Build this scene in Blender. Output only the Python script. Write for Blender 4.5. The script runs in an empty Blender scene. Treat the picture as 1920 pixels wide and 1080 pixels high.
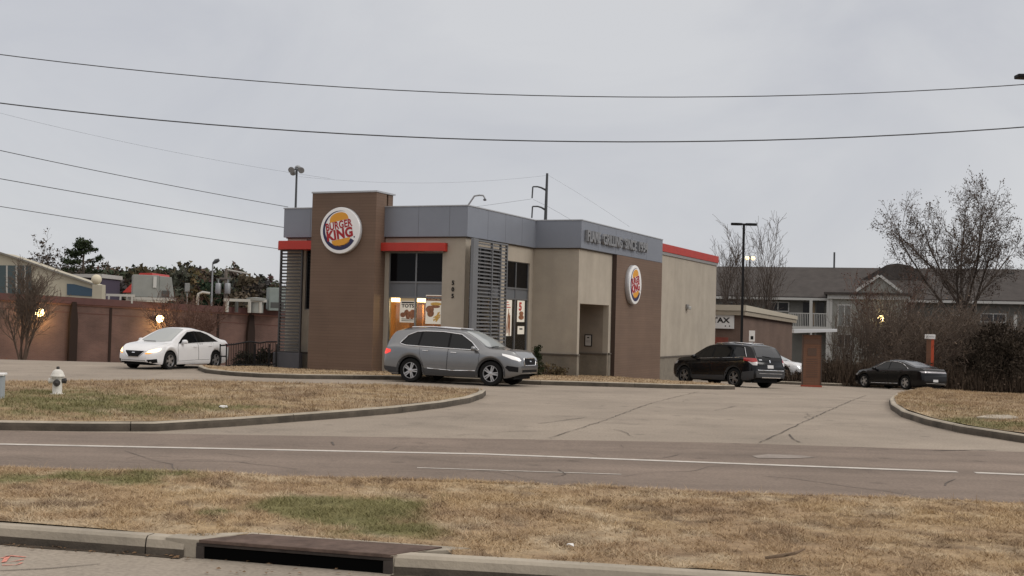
import bpy, bmesh, math, random
import numpy as np
from mathutils import Vector, Matrix, Quaternion
from mathutils.bvhtree import BVHTree
from mathutils.geometry import delaunay_2d_cdt
S = bpy.context.scene
COL = S.collection
PI = math.pi
R = math.radians
# ------------------------------------------------------------------ camera
FPX = 2250.0; EYE = 2.0
PITCH = math.atan(60 / FPX); ROLL = math.atan(.026)
cd = bpy.data.cameras.new('camera'); cam = bpy.data.objects.new('camera', cd); COL.objects.link(cam)
cd.sensor_width = 36; cd.lens = 36 * FPX / 1920; cd.clip_start = .1; cd.clip_end = 3000
CR = Matrix.Rotation(PI / 2 + PITCH, 3, 'X') @ Matrix.Rotation(ROLL, 3, 'Z')
cam.matrix_world = Matrix.Translation((0, 0, EYE)) @ CR.to_4x4()
S.camera = cam
# ------------------------------------------------------------------ sky, sun, exposure
SUN_EL, SUN_AZ = R(38), R(112)          # azimuth from +Y towards +X
W = bpy.data.worlds.new('World'); S.world = W; W.use_nodes = True
nt = W.node_tree; nt.nodes.clear()
def N(t, **k):
    n = nt.nodes.new(t)
    for a, b in k.items(): setattr(n, a, b)
    return n
def Lk(a, b): nt.links.new(a, b)
wo = N('ShaderNodeOutputWorld'); bg = N('ShaderNodeBackground'); bg.inputs[1].default_value = .1
sky = N('ShaderNodeTexSky', sky_type='NISHITA', sun_disc=False, sun_elevation=SUN_EL, sun_rotation=SUN_AZ)
tc = N('ShaderNodeTexCoord'); sx = N('ShaderNodeSeparateXYZ'); Lk(tc.outputs['Generated'], sx.inputs[0])
mp = N('ShaderNodeMapping'); mp.inputs['Scale'].default_value = (1.0, 1.0, 1.9); Lk(tc.outputs['Generated'], mp.inputs[0])
no = N('ShaderNodeTexNoise'); no.inputs['Scale'].default_value = 3.2; no.inputs['Detail'].default_value = 6; no.inputs['Roughness'].default_value = .55
no.inputs['Distortion'].default_value = .6
Lk(mp.outputs[0], no.inputs['Vector'])
cr = N('ShaderNodeValToRGB')
cr.color_ramp.elements[0].position = .34; cr.color_ramp.elements[0].color = (.55, .56, .60, 1)
cr.color_ramp.elements[1].position = .66; cr.color_ramp.elements[1].color = (.655, .66, .68, 1)
Lk(no.outputs['Fac'], cr.inputs[0])
mr = N('ShaderNodeMapRange'); mr.interpolation_type = 'SMOOTHSTEP'
mr.inputs[1].default_value = .24; mr.inputs[2].default_value = .95; mr.inputs[3].default_value = 10; mr.inputs[4].default_value = 19
Lk(sx.outputs[2], mr.inputs[0])
mm = N('ShaderNodeVectorMath', operation='SCALE'); Lk(cr.outputs[0], mm.inputs[0]); Lk(mr.outputs[0], mm.inputs['Scale'])
tn = N('ShaderNodeMix', data_type='RGBA', blend_type='MULTIPLY'); tn.inputs[0].default_value = 1; tr_ = N('ShaderNodeMapRange'); tr_.inputs[1].default_value = .25; tr_.inputs[2].default_value = .6
tw = N('ShaderNodeMix', data_type='RGBA'); tw.inputs[6].default_value = (1, 1, 1, 1); tw.inputs[7].default_value = (1.06, .99, .90, 1); Lk(sx.outputs[2], tr_.inputs[0]); Lk(tr_.outputs[0], tw.inputs[0]); Lk(mm.outputs[0], tn.inputs[6]); Lk(tw.outputs[2], tn.inputs[7])
mx = N('ShaderNodeMix', data_type='RGBA'); mx.inputs[0].default_value = .93
Lk(sky.outputs[0], mx.inputs[6]); Lk(tn.outputs[2], mx.inputs[7])
Lk(mx.outputs[2], bg.inputs[0]); Lk(bg.outputs[0], wo.inputs[0])
sd = bpy.data.lights.new('sun', 'SUN'); sd.energy = 1.1; sd.angle = R(25); sd.color = (1, .96, .9)
sun = bpy.data.objects.new('sun', sd); COL.objects.link(sun)
sdir = Vector((math.sin(SUN_AZ) * math.cos(SUN_EL), math.cos(SUN_AZ) * math.cos(SUN_EL), math.sin(SUN_EL)))
sun.rotation_euler = sdir.to_track_quat('Z', 'Y').to_euler(); sun.location = (20, -20, 40)
S.view_settings.view_transform = 'Standard'; S.view_settings.look = 'None'; S.view_settings.exposure = 0; S.view_settings.gamma = 1
# ------------------------------------------------------------------ ground shape and helpers
def sp(v, k):
    return k * np.log1p(np.exp(np.clip(np.asarray(v, float) / k, -30, 30)))
def zf(x, y):
    x = np.asarray(x, float); y = np.asarray(y, float)
    zl = -.05 - .06 * sp(y - 48, 1.5)
    zr = -.035 * sp(y - 40, 3) - .015 * sp(x - 2, 3) * np.clip((y - 28) / 14, 0, 1)
    w = np.clip((x + 13) / 6, 0, 1); w = w * w * (3 - 2 * w)
    near = np.clip((y - 24) / 8, 0, 1)
    z = (zl * (1 - w) + zr * w) * near
    return -2.3 + .3 * np.log1p(np.exp(np.clip((z + 2.3) / .3, -30, 30)))
def Z(x, y): return float(zf(x, y))
def ray(px, py): return CR @ Vector(((px - 960) / FPX, (540 - py) / FPX, -1))
def at(px, py, Y):
    d = ray(px, py); return Vector((0, 0, EYE)) + d * (Y / d.y)
def gnd(px, py, up=0.0):
    d = ray(px, py); d = d / d.y
    Ys = np.arange(4, 140, .02)
    h = EYE + d.z * Ys - zf(d.x * Ys, Ys) - up
    i = int(np.argmax(h <= 0)) if (h <= 0).any() else len(Ys) - 1
    return Vector((d.x * Ys[i], Ys[i], EYE + d.z * Ys[i]))
# ------------------------------------------------------------------ materials
MATS = {}
def mat(name, c, rough=.8, metal=0., spec=.5, var=0., vscale=2., bump=0., bscale=60., coat=0., emit=None, estr=0., ior=None, attr=None, detail=6, streak=0.):
    if name in MATS: return MATS[name]
    m = bpy.data.materials.new(name); m.use_nodes = True; MATS[name] = m
    t = m.node_tree; b = t.nodes['Principled BSDF']
    b.inputs['Base Color'].default_value = (*c, 1); b.inputs['Roughness'].default_value = rough
    b.inputs['Metallic'].default_value = metal; b.inputs['Specular IOR Level'].default_value = spec
    b.inputs['Coat Weight'].default_value = coat; b.inputs['Coat Roughness'].default_value = .04
    if ior: b.inputs['IOR'].default_value = ior
    if emit: b.inputs['Emission Color'].default_value = (*emit, 1); b.inputs['Emission Strength'].default_value = estr
    co = t.nodes.new('ShaderNodeTexCoord').outputs['Object']
    src = None
    if attr:
        a = t.nodes.new('ShaderNodeAttribute'); a.attribute_name = attr; src = a.outputs['Color']
        t.links.new(src, b.inputs['Base Color'])
    if var:
        n = t.nodes.new('ShaderNodeTexNoise'); n.inputs['Scale'].default_value = vscale; n.inputs['Detail'].default_value = detail; n.inputs['Roughness'].default_value = .65
        t.links.new(co, n.inputs['Vector'])
        r_ = t.nodes.new('ShaderNodeMapRange'); r_.inputs[1].default_value = .3; r_.inputs[2].default_value = .7
        r_.inputs[3].default_value = 1 - var; r_.inputs[4].default_value = 1 + var
        t.links.new(n.outputs['Fac'], r_.inputs[0])
        v = t.nodes.new('ShaderNodeVectorMath'); v.operation = 'SCALE'; v.inputs[0].default_value = c
        if src: t.links.new(src, v.inputs[0])
        fac = r_.outputs[0]
        if streak:
            mp_ = t.nodes.new('ShaderNodeMapping'); mp_.inputs['Scale'].default_value = (1.1, 1.1, .14); t.links.new(co, mp_.inputs[0])
            n2 = t.nodes.new('ShaderNodeTexNoise'); n2.inputs['Scale'].default_value = 1.6; n2.inputs['Detail'].default_value = 5; t.links.new(mp_.outputs[0], n2.inputs['Vector'])
            r2 = t.nodes.new('ShaderNodeMapRange'); r2.inputs[1].default_value = .35; r2.inputs[2].default_value = .7; r2.inputs[3].default_value = 1 + streak * .4; r2.inputs[4].default_value = 1 - streak
            t.links.new(n2.outputs['Fac'], r2.inputs[0]); mu = t.nodes.new('ShaderNodeMath'); mu.operation = 'MULTIPLY'; t.links.new(fac, mu.inputs[0]); t.links.new(r2.outputs[0], mu.inputs[1]); fac = mu.outputs[0]
        t.links.new(fac, v.inputs['Scale']); t.links.new(v.outputs[0], b.inputs['Base Color'])
    if bump:
        n = t.nodes.new('ShaderNodeTexNoise'); n.inputs['Scale'].default_value = bscale; n.inputs['Detail'].default_value = 4
        t.links.new(co, n.inputs['Vector'])
        bm_ = t.nodes.new('ShaderNodeBump'); bm_.inputs['Strength'].default_value = bump; bm_.inputs['Distance'].default_value = .02
        t.links.new(n.outputs['Fac'], bm_.inputs['Height']); t.links.new(bm_.outputs[0], b.inputs['Normal'])
    return m
def brickmat(name, c1, c2, mortar, bw, bh, ms=.012, var=.2, rough=.85, horiz=False):
    m = mat(name, c1, rough); t = m.node_tree; b = t.nodes['Principled BSDF']
    co = t.nodes.new('ShaderNodeTexCoord'); s = t.nodes.new('ShaderNodeSeparateXYZ'); t.links.new(co.outputs['Object'], s.inputs[0])
    a = t.nodes.new('ShaderNodeMath'); a.operation = 'ADD'; t.links.new(s.outputs[0], a.inputs[0]); t.links.new(s.outputs[1], a.inputs[1])
    c = t.nodes.new('ShaderNodeCombineXYZ'); t.links.new(a.outputs[0], c.inputs[0]); t.links.new(s.outputs[2], c.inputs[1])
    k = t.nodes.new('ShaderNodeTexBrick'); k.inputs['Scale'].default_value = 1; k.inputs['Brick Width'].default_value = bw; k.inputs['Row Height'].default_value = bh
    k.inputs['Mortar Size'].default_value = ms; k.inputs['Color1'].default_value = (*c1, 1); k.inputs['Color2'].default_value = (*c2, 1); k.inputs['Mortar'].default_value = (*mortar, 1)
    t.links.new(c.outputs[0], k.inputs['Vector'])
    n = t.nodes.new('ShaderNodeTexNoise'); n.inputs['Scale'].default_value = .6; n.inputs['Detail'].default_value = 7; t.links.new(co.outputs['Object'], n.inputs['Vector'])
    r_ = t.nodes.new('ShaderNodeMapRange'); r_.inputs[1].default_value = .3; r_.inputs[2].default_value = .7; r_.inputs[3].default_value = 1 - var; r_.inputs[4].default_value = 1 + var
    t.links.new(n.outputs['Fac'], r_.inputs[0])
    v = t.nodes.new('ShaderNodeVectorMath'); v.operation = 'SCALE'; t.links.new(k.outputs['Color'], v.inputs[0]); t.links.new(r_.outputs[0], v.inputs['Scale'])
    t.links.new(v.outputs[0], b.inputs['Base Color'])
    return m
def glassmat(name, tint=(.8, .85, .85), refl=.12):
    m = bpy.data.materials.new(name); m.use_nodes = True; t = m.node_tree; MATS[name] = m
    o = t.nodes['Material Output']; t.nodes.remove(t.nodes['Principled BSDF'])
    tr = t.nodes.new('ShaderNodeBsdfTransparent'); tr.inputs[0].default_value = (*tint, 1)
    g = t.nodes.new('ShaderNodeBsdfGlossy'); g.inputs['Roughness'].default_value = .03; g.inputs[0].default_value = (.9, .9, .9, 1)
    f = t.nodes.new('ShaderNodeFresnel'); f.inputs[0].default_value = 1.5
    ad = t.nodes.new('ShaderNodeMath'); ad.operation = 'ADD'; ad.inputs[1].default_value = refl; t.links.new(f.outputs[0], ad.inputs[0])
    x = t.nodes.new('ShaderNodeMixShader'); t.links.new(ad.outputs[0], x.inputs[0]); t.links.new(tr.outputs[0], x.inputs[1]); t.links.new(g.outputs[0], x.inputs[2])
    t.links.new(x.outputs[0], o.inputs[0]); return m
# ------------------------------------------------------------------ mesh builder
class MB:
    def __init__(s): s.v = []; s.f = []; s.m = []
    def add(s, vs, fs, mi=0):
        o = len(s.v); s.v += [tuple(p) for p in vs]; s.f += [tuple(i + o for i in f) for f in fs]; s.m += [mi] * len(fs); return s
    def box(s, x0, x1, y0, y1, z0, z1, mi=0, M=None):
        vs = [Vector((x, y, z)) for z in (z0, z1) for y in (y0, y1) for x in (x0, x1)]
        if M: vs = [M @ p for p in vs]
        return s.add(vs, [(0, 2, 3, 1), (4, 5, 7, 6), (0, 1, 5, 4), (2, 6, 7, 3), (0, 4, 6, 2), (1, 3, 7, 5)], mi)
    def cbox(s, c, d, mi=0, M=None):
        return s.box(c[0] - d[0] / 2, c[0] + d[0] / 2, c[1] - d[1] / 2, c[1] + d[1] / 2, c[2] - d[2] / 2, c[2] + d[2] / 2, mi, M)
    def prism(s, pts, h0, h1, M=None, mi=0):      # polygon in local xy extruded along z
        n = len(pts); vs = [Vector((p[0], p[1], h)) for h in (h0, h1) for p in pts]
        if M: vs = [M @ p for p in vs]
        fs = [tuple(range(n - 1, -1, -1)), tuple(range(n, 2 * n))] + [(i, (i + 1) % n, n + (i + 1) % n, n + i) for i in range(n)]
        return s.add(vs, fs, mi)
    def tube(s, pts, rad, n=6, cap=True, mi=0):
        pts = [Vector(p) for p in pts]; k = len(pts)
        if not hasattr(rad, '__len__'): rad = [rad] * k
        vs = []; u = None
        for i, p in enumerate(pts):
            d = (pts[min(i + 1, k - 1)] - pts[max(i - 1, 0)])
            if d.length < 1e-9: d = Vector((0, 0, 1))
            d.normalize()
            if u is None: u = d.orthogonal().normalized()
            else:
                u = u - d * u.dot(d)
                u = u.normalized() if u.length > 1e-6 else d.orthogonal().normalized()
            w = d.cross(u)
            for j in range(n):
                a = 2 * PI * j / n; vs.append(p + (u * math.cos(a) + w * math.sin(a)) * rad[i])
        fs = [(i * n + j, i * n + (j + 1) % n, (i + 1) * n + (j + 1) % n, (i + 1) * n + j) for i in range(k - 1) for j in range(n)]
        if cap: fs += [tuple(range(n - 1, -1, -1)), tuple((k - 1) * n + j for j in range(n))]
        return s.add(vs, fs, mi)
    def lathe(s, prof, n=20, M=None, mi=0, cap=True):       # (r, z) about z
        vs = []; k = len(prof)
        for r_, z in prof:
            for j in range(n):
                a = 2 * PI * j / n; vs.append(Vector((r_ * math.cos(a), r_ * math.sin(a), z)))
        if M: vs = [M @ p for p in vs]
        fs = [(i * n + j, i * n + (j + 1) % n, (i + 1) * n + (j + 1) % n, (i + 1) * n + j) for i in range(k - 1) for j in range(n)]
        if cap: fs += [tuple(range(n - 1, -1, -1)), tuple((k - 1) * n + j for j in range(n))]
        return s.add(vs, fs, mi)
    def build(s, name, mats, parent=None, smooth=None, bevel=0, recalc=True):
        me = bpy.data.meshes.new(name); me.from_pydata(s.v, [], s.f)
        if not isinstance(mats, (list, tuple)): mats = [mats]
        for m in mats: me.materials.append(m)
        if len(mats) > 1: me.polygons.foreach_set('material_index', s.m)
        if recalc and len(s.f) < 60000:
            b = bmesh.new(); b.from_mesh(me); bmesh.ops.recalc_face_normals(b, faces=b.faces); b.to_mesh(me); b.free()
        if smooth:
            me.polygons.foreach_set('use_smooth', [True] * len(me.polygons)); me.set_sharp_from_angle(angle=R(smooth))
        o = bpy.data.objects.new(name, me); COL.objects.link(o)
        if parent: o.parent = parent
        if bevel:
            md = o.modifiers.new('bevel', 'BEVEL'); md.width = bevel; md.segments = 2; md.limit_method = 'ANGLE'
        return o
def tag(o, label, cat, group=None, kind=None):
    if label: o['label'] = label
    if cat: o['category'] = cat
    if group: o['group'] = group
    if kind: o['kind'] = kind
    return o
def thing(name, loc, rz, label, cat, group=None, mw=None):
    o = bpy.data.objects.new(name, None); COL.objects.link(o); o.empty_display_size = .3
    if mw is not None: o.matrix_world = mw
    else: o.location = loc; o.rotation_euler = (0, 0, rz)
    return tag(o, label, cat, group)
def dup(o, loc=None, rz=None, label=None, scale=None):
    def cp(q, par):
        c = q.copy(); COL.objects.link(c)
        if par: c.parent = par
        for ch in q.children: cp(ch, c)
        return c
    c = cp(o, None)
    if loc is not None: c.location = loc
    if rz is not None: c.rotation_euler = (0, 0, rz)
    if label: c['label'] = label
    if scale: c.scale = scale if hasattr(scale, '__len__') else (scale,) * 3
    return c
def struct(o): o['kind'] = 'structure'; return o
def frame(o, right, up):            # matrix whose x is right, y is up, z is outward
    r = Vector(right).normalized(); u = Vector(up).normalized(); n = r.cross(u)
    m = Matrix((r, u, n)).transposed().to_4x4(); m.translation = Vector(o); return m
def textmesh(txt, size, depth, bold=0., shear=0., spacing=1., align='CENTER'):
    c = bpy.data.curves.new('lettering', 'FONT'); c.body = txt; c.size = size; c.extrude = depth; c.offset = bold; c.shear = shear
    c.space_character = spacing; c.align_x = align; c.align_y = 'CENTER'; c.resolution_u = 3
    o = bpy.data.objects.new('lettering', c); COL.objects.link(o)
    dg = bpy.context.evaluated_depsgraph_get(); me = bpy.data.meshes.new_from_object(o.evaluated_get(dg))
    COL.objects.unlink(o); bpy.data.objects.remove(o); bpy.data.curves.remove(c)
    vs = [v.co.copy() for v in me.vertices]; fs = [tuple(p.vertices) for p in me.polygons]; bpy.data.meshes.remove(me)
    return vs, fs
def addtext(mb, txt, M, size, depth, **k):
    sxy = k.pop('sxy', None)
    vs, fs = textmesh(txt, size, depth, **k)
    if sxy:
        w = max(v.x for v in vs) - min(v.x for v in vs); h = max(v.y for v in vs) - min(v.y for v in vs)
        a = sxy[0] / w; b = sxy[1] / h; cx = (max(v.x for v in vs) + min(v.x for v in vs)) / 2; cy = (max(v.y for v in vs) + min(v.y for v in vs)) / 2
        vs = [Vector(((v.x - cx) * a, (v.y - cy) * b, v.z)) for v in vs]
    mb.add([M @ v for v in vs], fs); return mb
# value noise for colours of grass
_rs = np.random.RandomState(5); _tab = _rs.rand(256, 256)
def vnoise(x, y, s):
    x = np.asarray(x) * s + 100; y = np.asarray(y) * s + 100
    xi = np.floor(x).astype(int); yi = np.floor(y).astype(int); fx = x - xi; fy = y - yi
    fx = fx * fx * (3 - 2 * fx); fy = fy * fy * (3 - 2 * fy)
    g = lambda a, b: _tab[a % 256, b % 256]
    return (g(xi, yi) * (1 - fx) + g(xi + 1, yi) * fx) * (1 - fy) + (g(xi, yi + 1) * (1 - fx) + g(xi + 1, yi + 1) * fx) * fy
def fbm(x, y, s): return .5 * vnoise(x, y, s) + .3 * vnoise(x, y, s * 2.3) + .2 * vnoise(x, y, s * 5.1)
# ================================================================== GROUND
def resample(poly, step, closed=True):
    out = []; n = len(poly)
    for i in range(n if closed else n - 1):
        a = Vector(poly[i][:2]); b = Vector(poly[(i + 1) % n][:2]); k = max(1, int((b - a).length / step))
        out += [a.lerp(b, j / k) for j in range(k)]
    if not closed: out.append(Vector(poly[-1][:2]))
    return out
def inside(poly, x, y):
    P = np.array([(p[0], p[1]) for p in poly]); x = np.asarray(x); y = np.asarray(y); c = np.zeros(x.shape, bool)
    for i in range(len(P)):
        x1, y1 = P[i]; x2, y2 = P[i - 1]
        if y1 == y2: continue
        c ^= ((y1 > y) != (y2 > y)) & (x < (x2 - x1) * (y - y1) / (y2 - y1) + x1)
    return c
def tri2d(poly, step, edge=None):
    bd = resample(poly, edge or step); n = len(bd)
    xs = [p[0] for p in poly]; ys = [p[1] for p in poly]
    gx, gy = np.meshgrid(np.arange(min(xs), max(xs), step), np.arange(min(ys), max(ys), step))
    gx = gx.ravel() + .13 * step; gy = gy.ravel() + .17 * step; k = inside(poly, gx, gy)
    pts = bd + [Vector((a, b)) for a, b in zip(gx[k], gy[k])]
    r_ = delaunay_2d_cdt(pts, [], [list(range(n))], 1, 1e-5)
    return r_[0], r_[2]
def sheet(name, poly, step, zfun, m, colfun=None, edge=None):
    vs, fs = tri2d(poly, step, edge)
    x = np.array([v[0] for v in vs]); y = np.array([v[1] for v in vs]); z = zfun(x, y) + np.zeros(len(x))
    me = bpy.data.meshes.new(name); me.from_pydata(np.stack([x, y, z], 1).tolist(), [], fs); me.materials.append(m)
    b = bmesh.new(); b.from_mesh(me)
    for f in b.faces:
        if f.normal.z < 0: f.normal_flip()
    b.to_mesh(me); b.free(); me.polygons.foreach_set('use_smooth', [True] * len(me.polygons))
    if colfun is not None:
        a = me.color_attributes.new('tint', 'FLOAT_COLOR', 'POINT'); c = colfun(x, y)
        a.data.foreach_set('color', np.concatenate([c, np.ones((len(x), 1))], 1).ravel())
    o = bpy.data.objects.new(name, me); COL.objects.link(o); return o
M_earth = mat('bare_earth', (.12, .095, .06), 1, var=.3, vscale=.3)
vs = []; fs = []; rr = [0, 4, 8, 12, 16, 20, 24, 28, 32, 36, 40, 44, 48, 52, 56, 60, 66, 72, 80, 90, 100, 130, 180, 260, 400, 700, 1500]; na = 96
for r_ in rr:
    for j in range(na):
        a = 2 * PI * j / na; x, y = r_ * math.sin(a), r_ * math.cos(a); vs.append((x, y, Z(x, y) - .14))
fs = [(i * na + j, (i + 1) * na + j, (i + 1) * na + (j + 1) % na, i * na + (j + 1) % na) for i in range(len(rr) - 1) for j in range(na)]
g = MB().add(vs, fs).build('ground', M_earth, smooth=60); struct(g)
# ---- concrete lot
def concrete(name, c, var=.16, st=(.22, .5, 1), rot=.5, amp=.07):
    m = mat(name, c, .9, spec=.3, var=var, vscale=.35, bump=.25, bscale=45, detail=9)
    t = m.node_tree; b = t.nodes['Principled BSDF']; co = t.nodes.new('ShaderNodeTexCoord').outputs['Object']
    # tar-dark streaks and fine aggregate
    n = t.nodes.new('ShaderNodeTexNoise'); n.inputs['Scale'].default_value = 24; n.inputs['Detail'].default_value = 5; t.links.new(co, n.inputs['Vector'])
    r_ = t.nodes.new('ShaderNodeMapRange'); r_.inputs[1].default_value = .3; r_.inputs[2].default_value = .7; r_.inputs[3].default_value = .84; r_.inputs[4].default_value = 1.16; t.links.new(n.outputs['Fac'], r_.inputs[0])
    mpn = t.nodes.new('ShaderNodeMapping'); mpn.inputs['Scale'].default_value = st; mpn.inputs['Rotation'].default_value = (0, 0, rot); t.links.new(co, mpn.inputs[0])
    n2 = t.nodes.new('ShaderNodeTexNoise'); n2.inputs['Scale'].default_value = 1.3; n2.inputs['Detail'].default_value = 6; t.links.new(mpn.outputs[0], n2.inputs['Vector'])
    r2 = t.nodes.new('ShaderNodeMapRange'); r2.inputs[1].default_value = .35; r2.inputs[2].default_value = .7; r2.inputs[3].default_value = 1 + amp * .8; r2.inputs[4].default_value = 1 - amp; t.links.new(n2.outputs['Fac'], r2.inputs[0])
    mu = t.nodes.new('ShaderNodeMath'); mu.operation = 'MULTIPLY'; t.links.new(r_.outputs[0], mu.inputs[0]); t.links.new(r2.outputs[0], mu.inputs[1])
    s_ = t.nodes.new('ShaderNodeVectorMath'); s_.operation = 'SCALE'
    src = b.inputs['Base Color'].links[0].from_socket; t.links.new(src, s_.inputs[0])
    n3 = t.nodes.new('ShaderNodeTexNoise'); n3.inputs['Scale'].default_value = 1.1; n3.inputs['Detail'].default_value = 8; n3.inputs['Roughness'].default_value = .7; n3.inputs['Distortion'].default_value = .8; t.links.new(co, n3.inputs['Vector'])
    r3 = t.nodes.new('ShaderNodeMapRange'); r3.inputs[1].default_value = .56; r3.inputs[2].default_value = .68; r3.inputs[3].default_value = 1; r3.inputs[4].default_value = .78; t.links.new(n3.outputs['Fac'], r3.inputs[0])
    vo = t.nodes.new('ShaderNodeTexVoronoi'); vo.inputs['Scale'].default_value = .9; t.links.new(co, vo.inputs['Vector'])
    r4 = t.nodes.new('ShaderNodeMapRange'); r4.inputs[1].default_value = .05; r4.inputs[2].default_value = .13; r4.inputs[3].default_value = .72; r4.inputs[4].default_value = 1; t.links.new(vo.outputs['Distance'], r4.inputs[0])
    m3 = t.nodes.new('ShaderNodeMath'); m3.operation = 'MULTIPLY'; t.links.new(r3.outputs[0], m3.inputs[0]); t.links.new(r4.outputs[0], m3.inputs[1])
    m4 = t.nodes.new('ShaderNodeMath'); m4.operation = 'MULTIPLY'; t.links.new(mu.outputs[0], m4.inputs[0]); t.links.new(m3.outputs[0], m4.inputs[1]); mu = m4; t.links.new(mu.outputs[0], s_.inputs['Scale']); t.links.new(s_.outputs[0], b.inputs['Base Color'])
    return m
M_conc = concrete('worn_concrete', (.29, .243, .195))
M_gut = concrete('gutter_concrete', (.30, .258, .21), .2)
M_asph = concrete('worn_asphalt', (.195, .152, .122), .2, (.015, 1.1, 1), 0, .16)
M_paint = mat('road_paint', (.52, .48, .43), .8, var=.22, vscale=5)
M_crack = mat('tar_crack', (.10, .082, .068), .9, var=.3, vscale=3)
flat = lambda h: (lambda x, y: zf(x, y) + h)
far_edge = [gnd(-330, 800), gnd(0, 809), gnd(290, 814), gnd(800, 822), gnd(1340, 831), gnd(1920, 849), gnd(2260, 859)]
near_edge = [gnd(-900, 859), gnd(-330, 878), gnd(0, 889), gnd(960, 921), gnd(1920, 959), gnd(2260, 973), gnd(2800, 995)]
def ext(pts, d):
    a, b = pts[0].xy, pts[1].xy; c, e = pts[-1].xy, pts[-2].xy
    return [a + (a - b).normalized() * d] + [p.xy for p in pts] + [c + (c - e).normalized() * d]
FE, NE = ext(far_edge, 22), ext(near_edge, 22)
lot = sheet('parking_lot', [p for p in FE] + [Vector((60, 40)), Vector((60, 105)), Vector((-70, 105)), Vector((-60, 40))], 1.2, flat(0), M_conc); struct(lot)
rd = sheet('road', [p + Vector((0, .05)) for p in FE] + NE[::-1], 1.5, flat(.006), M_asph); struct(rd)
gut = sheet('street', ext([gnd(-330, 962), gnd(0, 984), gnd(900, 1046), gnd(1900, 1115)], 15) + [Vector((20, 1)), Vector((20, -12)), Vector((-25, -12)), Vector((-25, 3))], 1.0, flat(0), M_gut); struct(gut)
def ribbon(mb, pts, w, h, jit=0, rng=None):
    P = resample(pts, .25, False); vs = []
    for i, p in enumerate(P):
        d = (P[min(i + 1, len(P) - 1)] - P[max(i - 1, 0)]).normalized(); n = Vector((-d.y, d.x)); ww = w / 2
        if jit:
            p = p + n * rng.gauss(0, jit); ww *= rng.uniform(.3, 1.3)
        for s in (-1, 1):
            q = p + n * s * ww; vs.append((q.x, q.y, Z(q.x, q.y) + h))
    return mb.add(vs, [(2 * i, 2 * i + 1, 2 * i + 3, 2 * i + 2) for i in range(len(P) - 1)])
for pts, w in (([(-900, 809.5), (-330, 825), (0, 834), (900, 852.5), (1795, 886)], .16), ([(1828, 887.5), (2260, 905), (2800, 927)], .16), ([(782, 878.5), (1165, 891)], .05)):
    o = ribbon(MB(), [gnd(*p) for p in pts], w, .011).build('lane_line', M_paint, recalc=False); struct(o)
rng = random.Random(3)
LOT_ = [p for p in NE] + [Vector((30, 36)), Vector((8, 38)), Vector((0, 36)), Vector((-40, 36))]
mb = MB()
for pts, w in (([(1424, 831), (1500, 795), (1560, 768), (1625, 742)], .024), ([(1030, 822), (1130, 790), (1220, 757), (1310, 735)], .02),
               ([(1600, 840), (1740, 846), (1870, 845)], .05), ([(1340, 770), (1380, 762)], .03), ([(1140, 918), (1150, 910), (1158, 909)], .03),
               ([(1480, 815), (1490, 826), (1500, 830)], .03), ([(1010, 795), (1100, 783)], .025), ([(740, 922), (800, 904)], .02), ([(620, 830), (628, 836)], .03), ([(1385, 935), (1392, 928)], .03), ([(1770, 912), (1778, 904), (1790, 900)], .02)):
    ribbon(mb, [gnd(*p) for p in pts], w, .013, .012, rng)
hr = random.Random(44)
for i in range(34):
    px, py = hr.uniform(60, 1700), hr.choice((hr.uniform(735, 825), hr.uniform(842, 925))); q_ = gnd(px, py); a_ = hr.uniform(-.5, .5) + (0 if hr.random() < .5 else 1.3); P_ = [q_.xy]
    if not (inside(LOT_, [q_.x], [q_.y])[0]): continue
    for k_ in range(hr.randint(3, 8)): a_ += hr.gauss(0, .45); P_.append(P_[-1] + Vector((math.cos(a_), math.sin(a_))) * hr.uniform(.15, .5))
    ribbon(mb, P_, hr.uniform(.008, .016), .0125, .006, hr)
ribbon(mb, [gnd(0, 1071), gnd(90, 1067), gnd(186, 1058)], .014, .006, .004, rng)
o = mb.build('pavement_cracks', M_crack, recalc=False); struct(o)
M_pink = mat('pink_marking_paint', (.62, .24, .18), .9, var=.5, vscale=20)
mb = MB()
for pts in ([(2, 1048), (20, 1044), (46, 1047)], [(20, 1044), (8, 1056), (30, 1054), (48, 1051)], [(4, 1062), (28, 1060), (40, 1056)]):
    ribbon(mb, [gnd(*p) for p in pts], .035, .006, .012, rng)
o = mb.build('paint_marking', M_pink, recalc=False); tag(o, 'faded pink spray paint marking on the street beside the near kerb', 'road marking')
mb = MB()
P = [gnd(*q) for q in ((1410, 856), (1440, 853), (1500, 855), (1530, 859), (1480, 861), (1420, 860))]
mb.add([(p.x, p.y, Z(p.x, p.y) + .012) for p in P], [tuple(range(6))])
o = mb.build('worn_patch', mat('pale_patch', (.26, .22, .19), .9, var=.25, vscale=4), recalc=False); struct(o)
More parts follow.
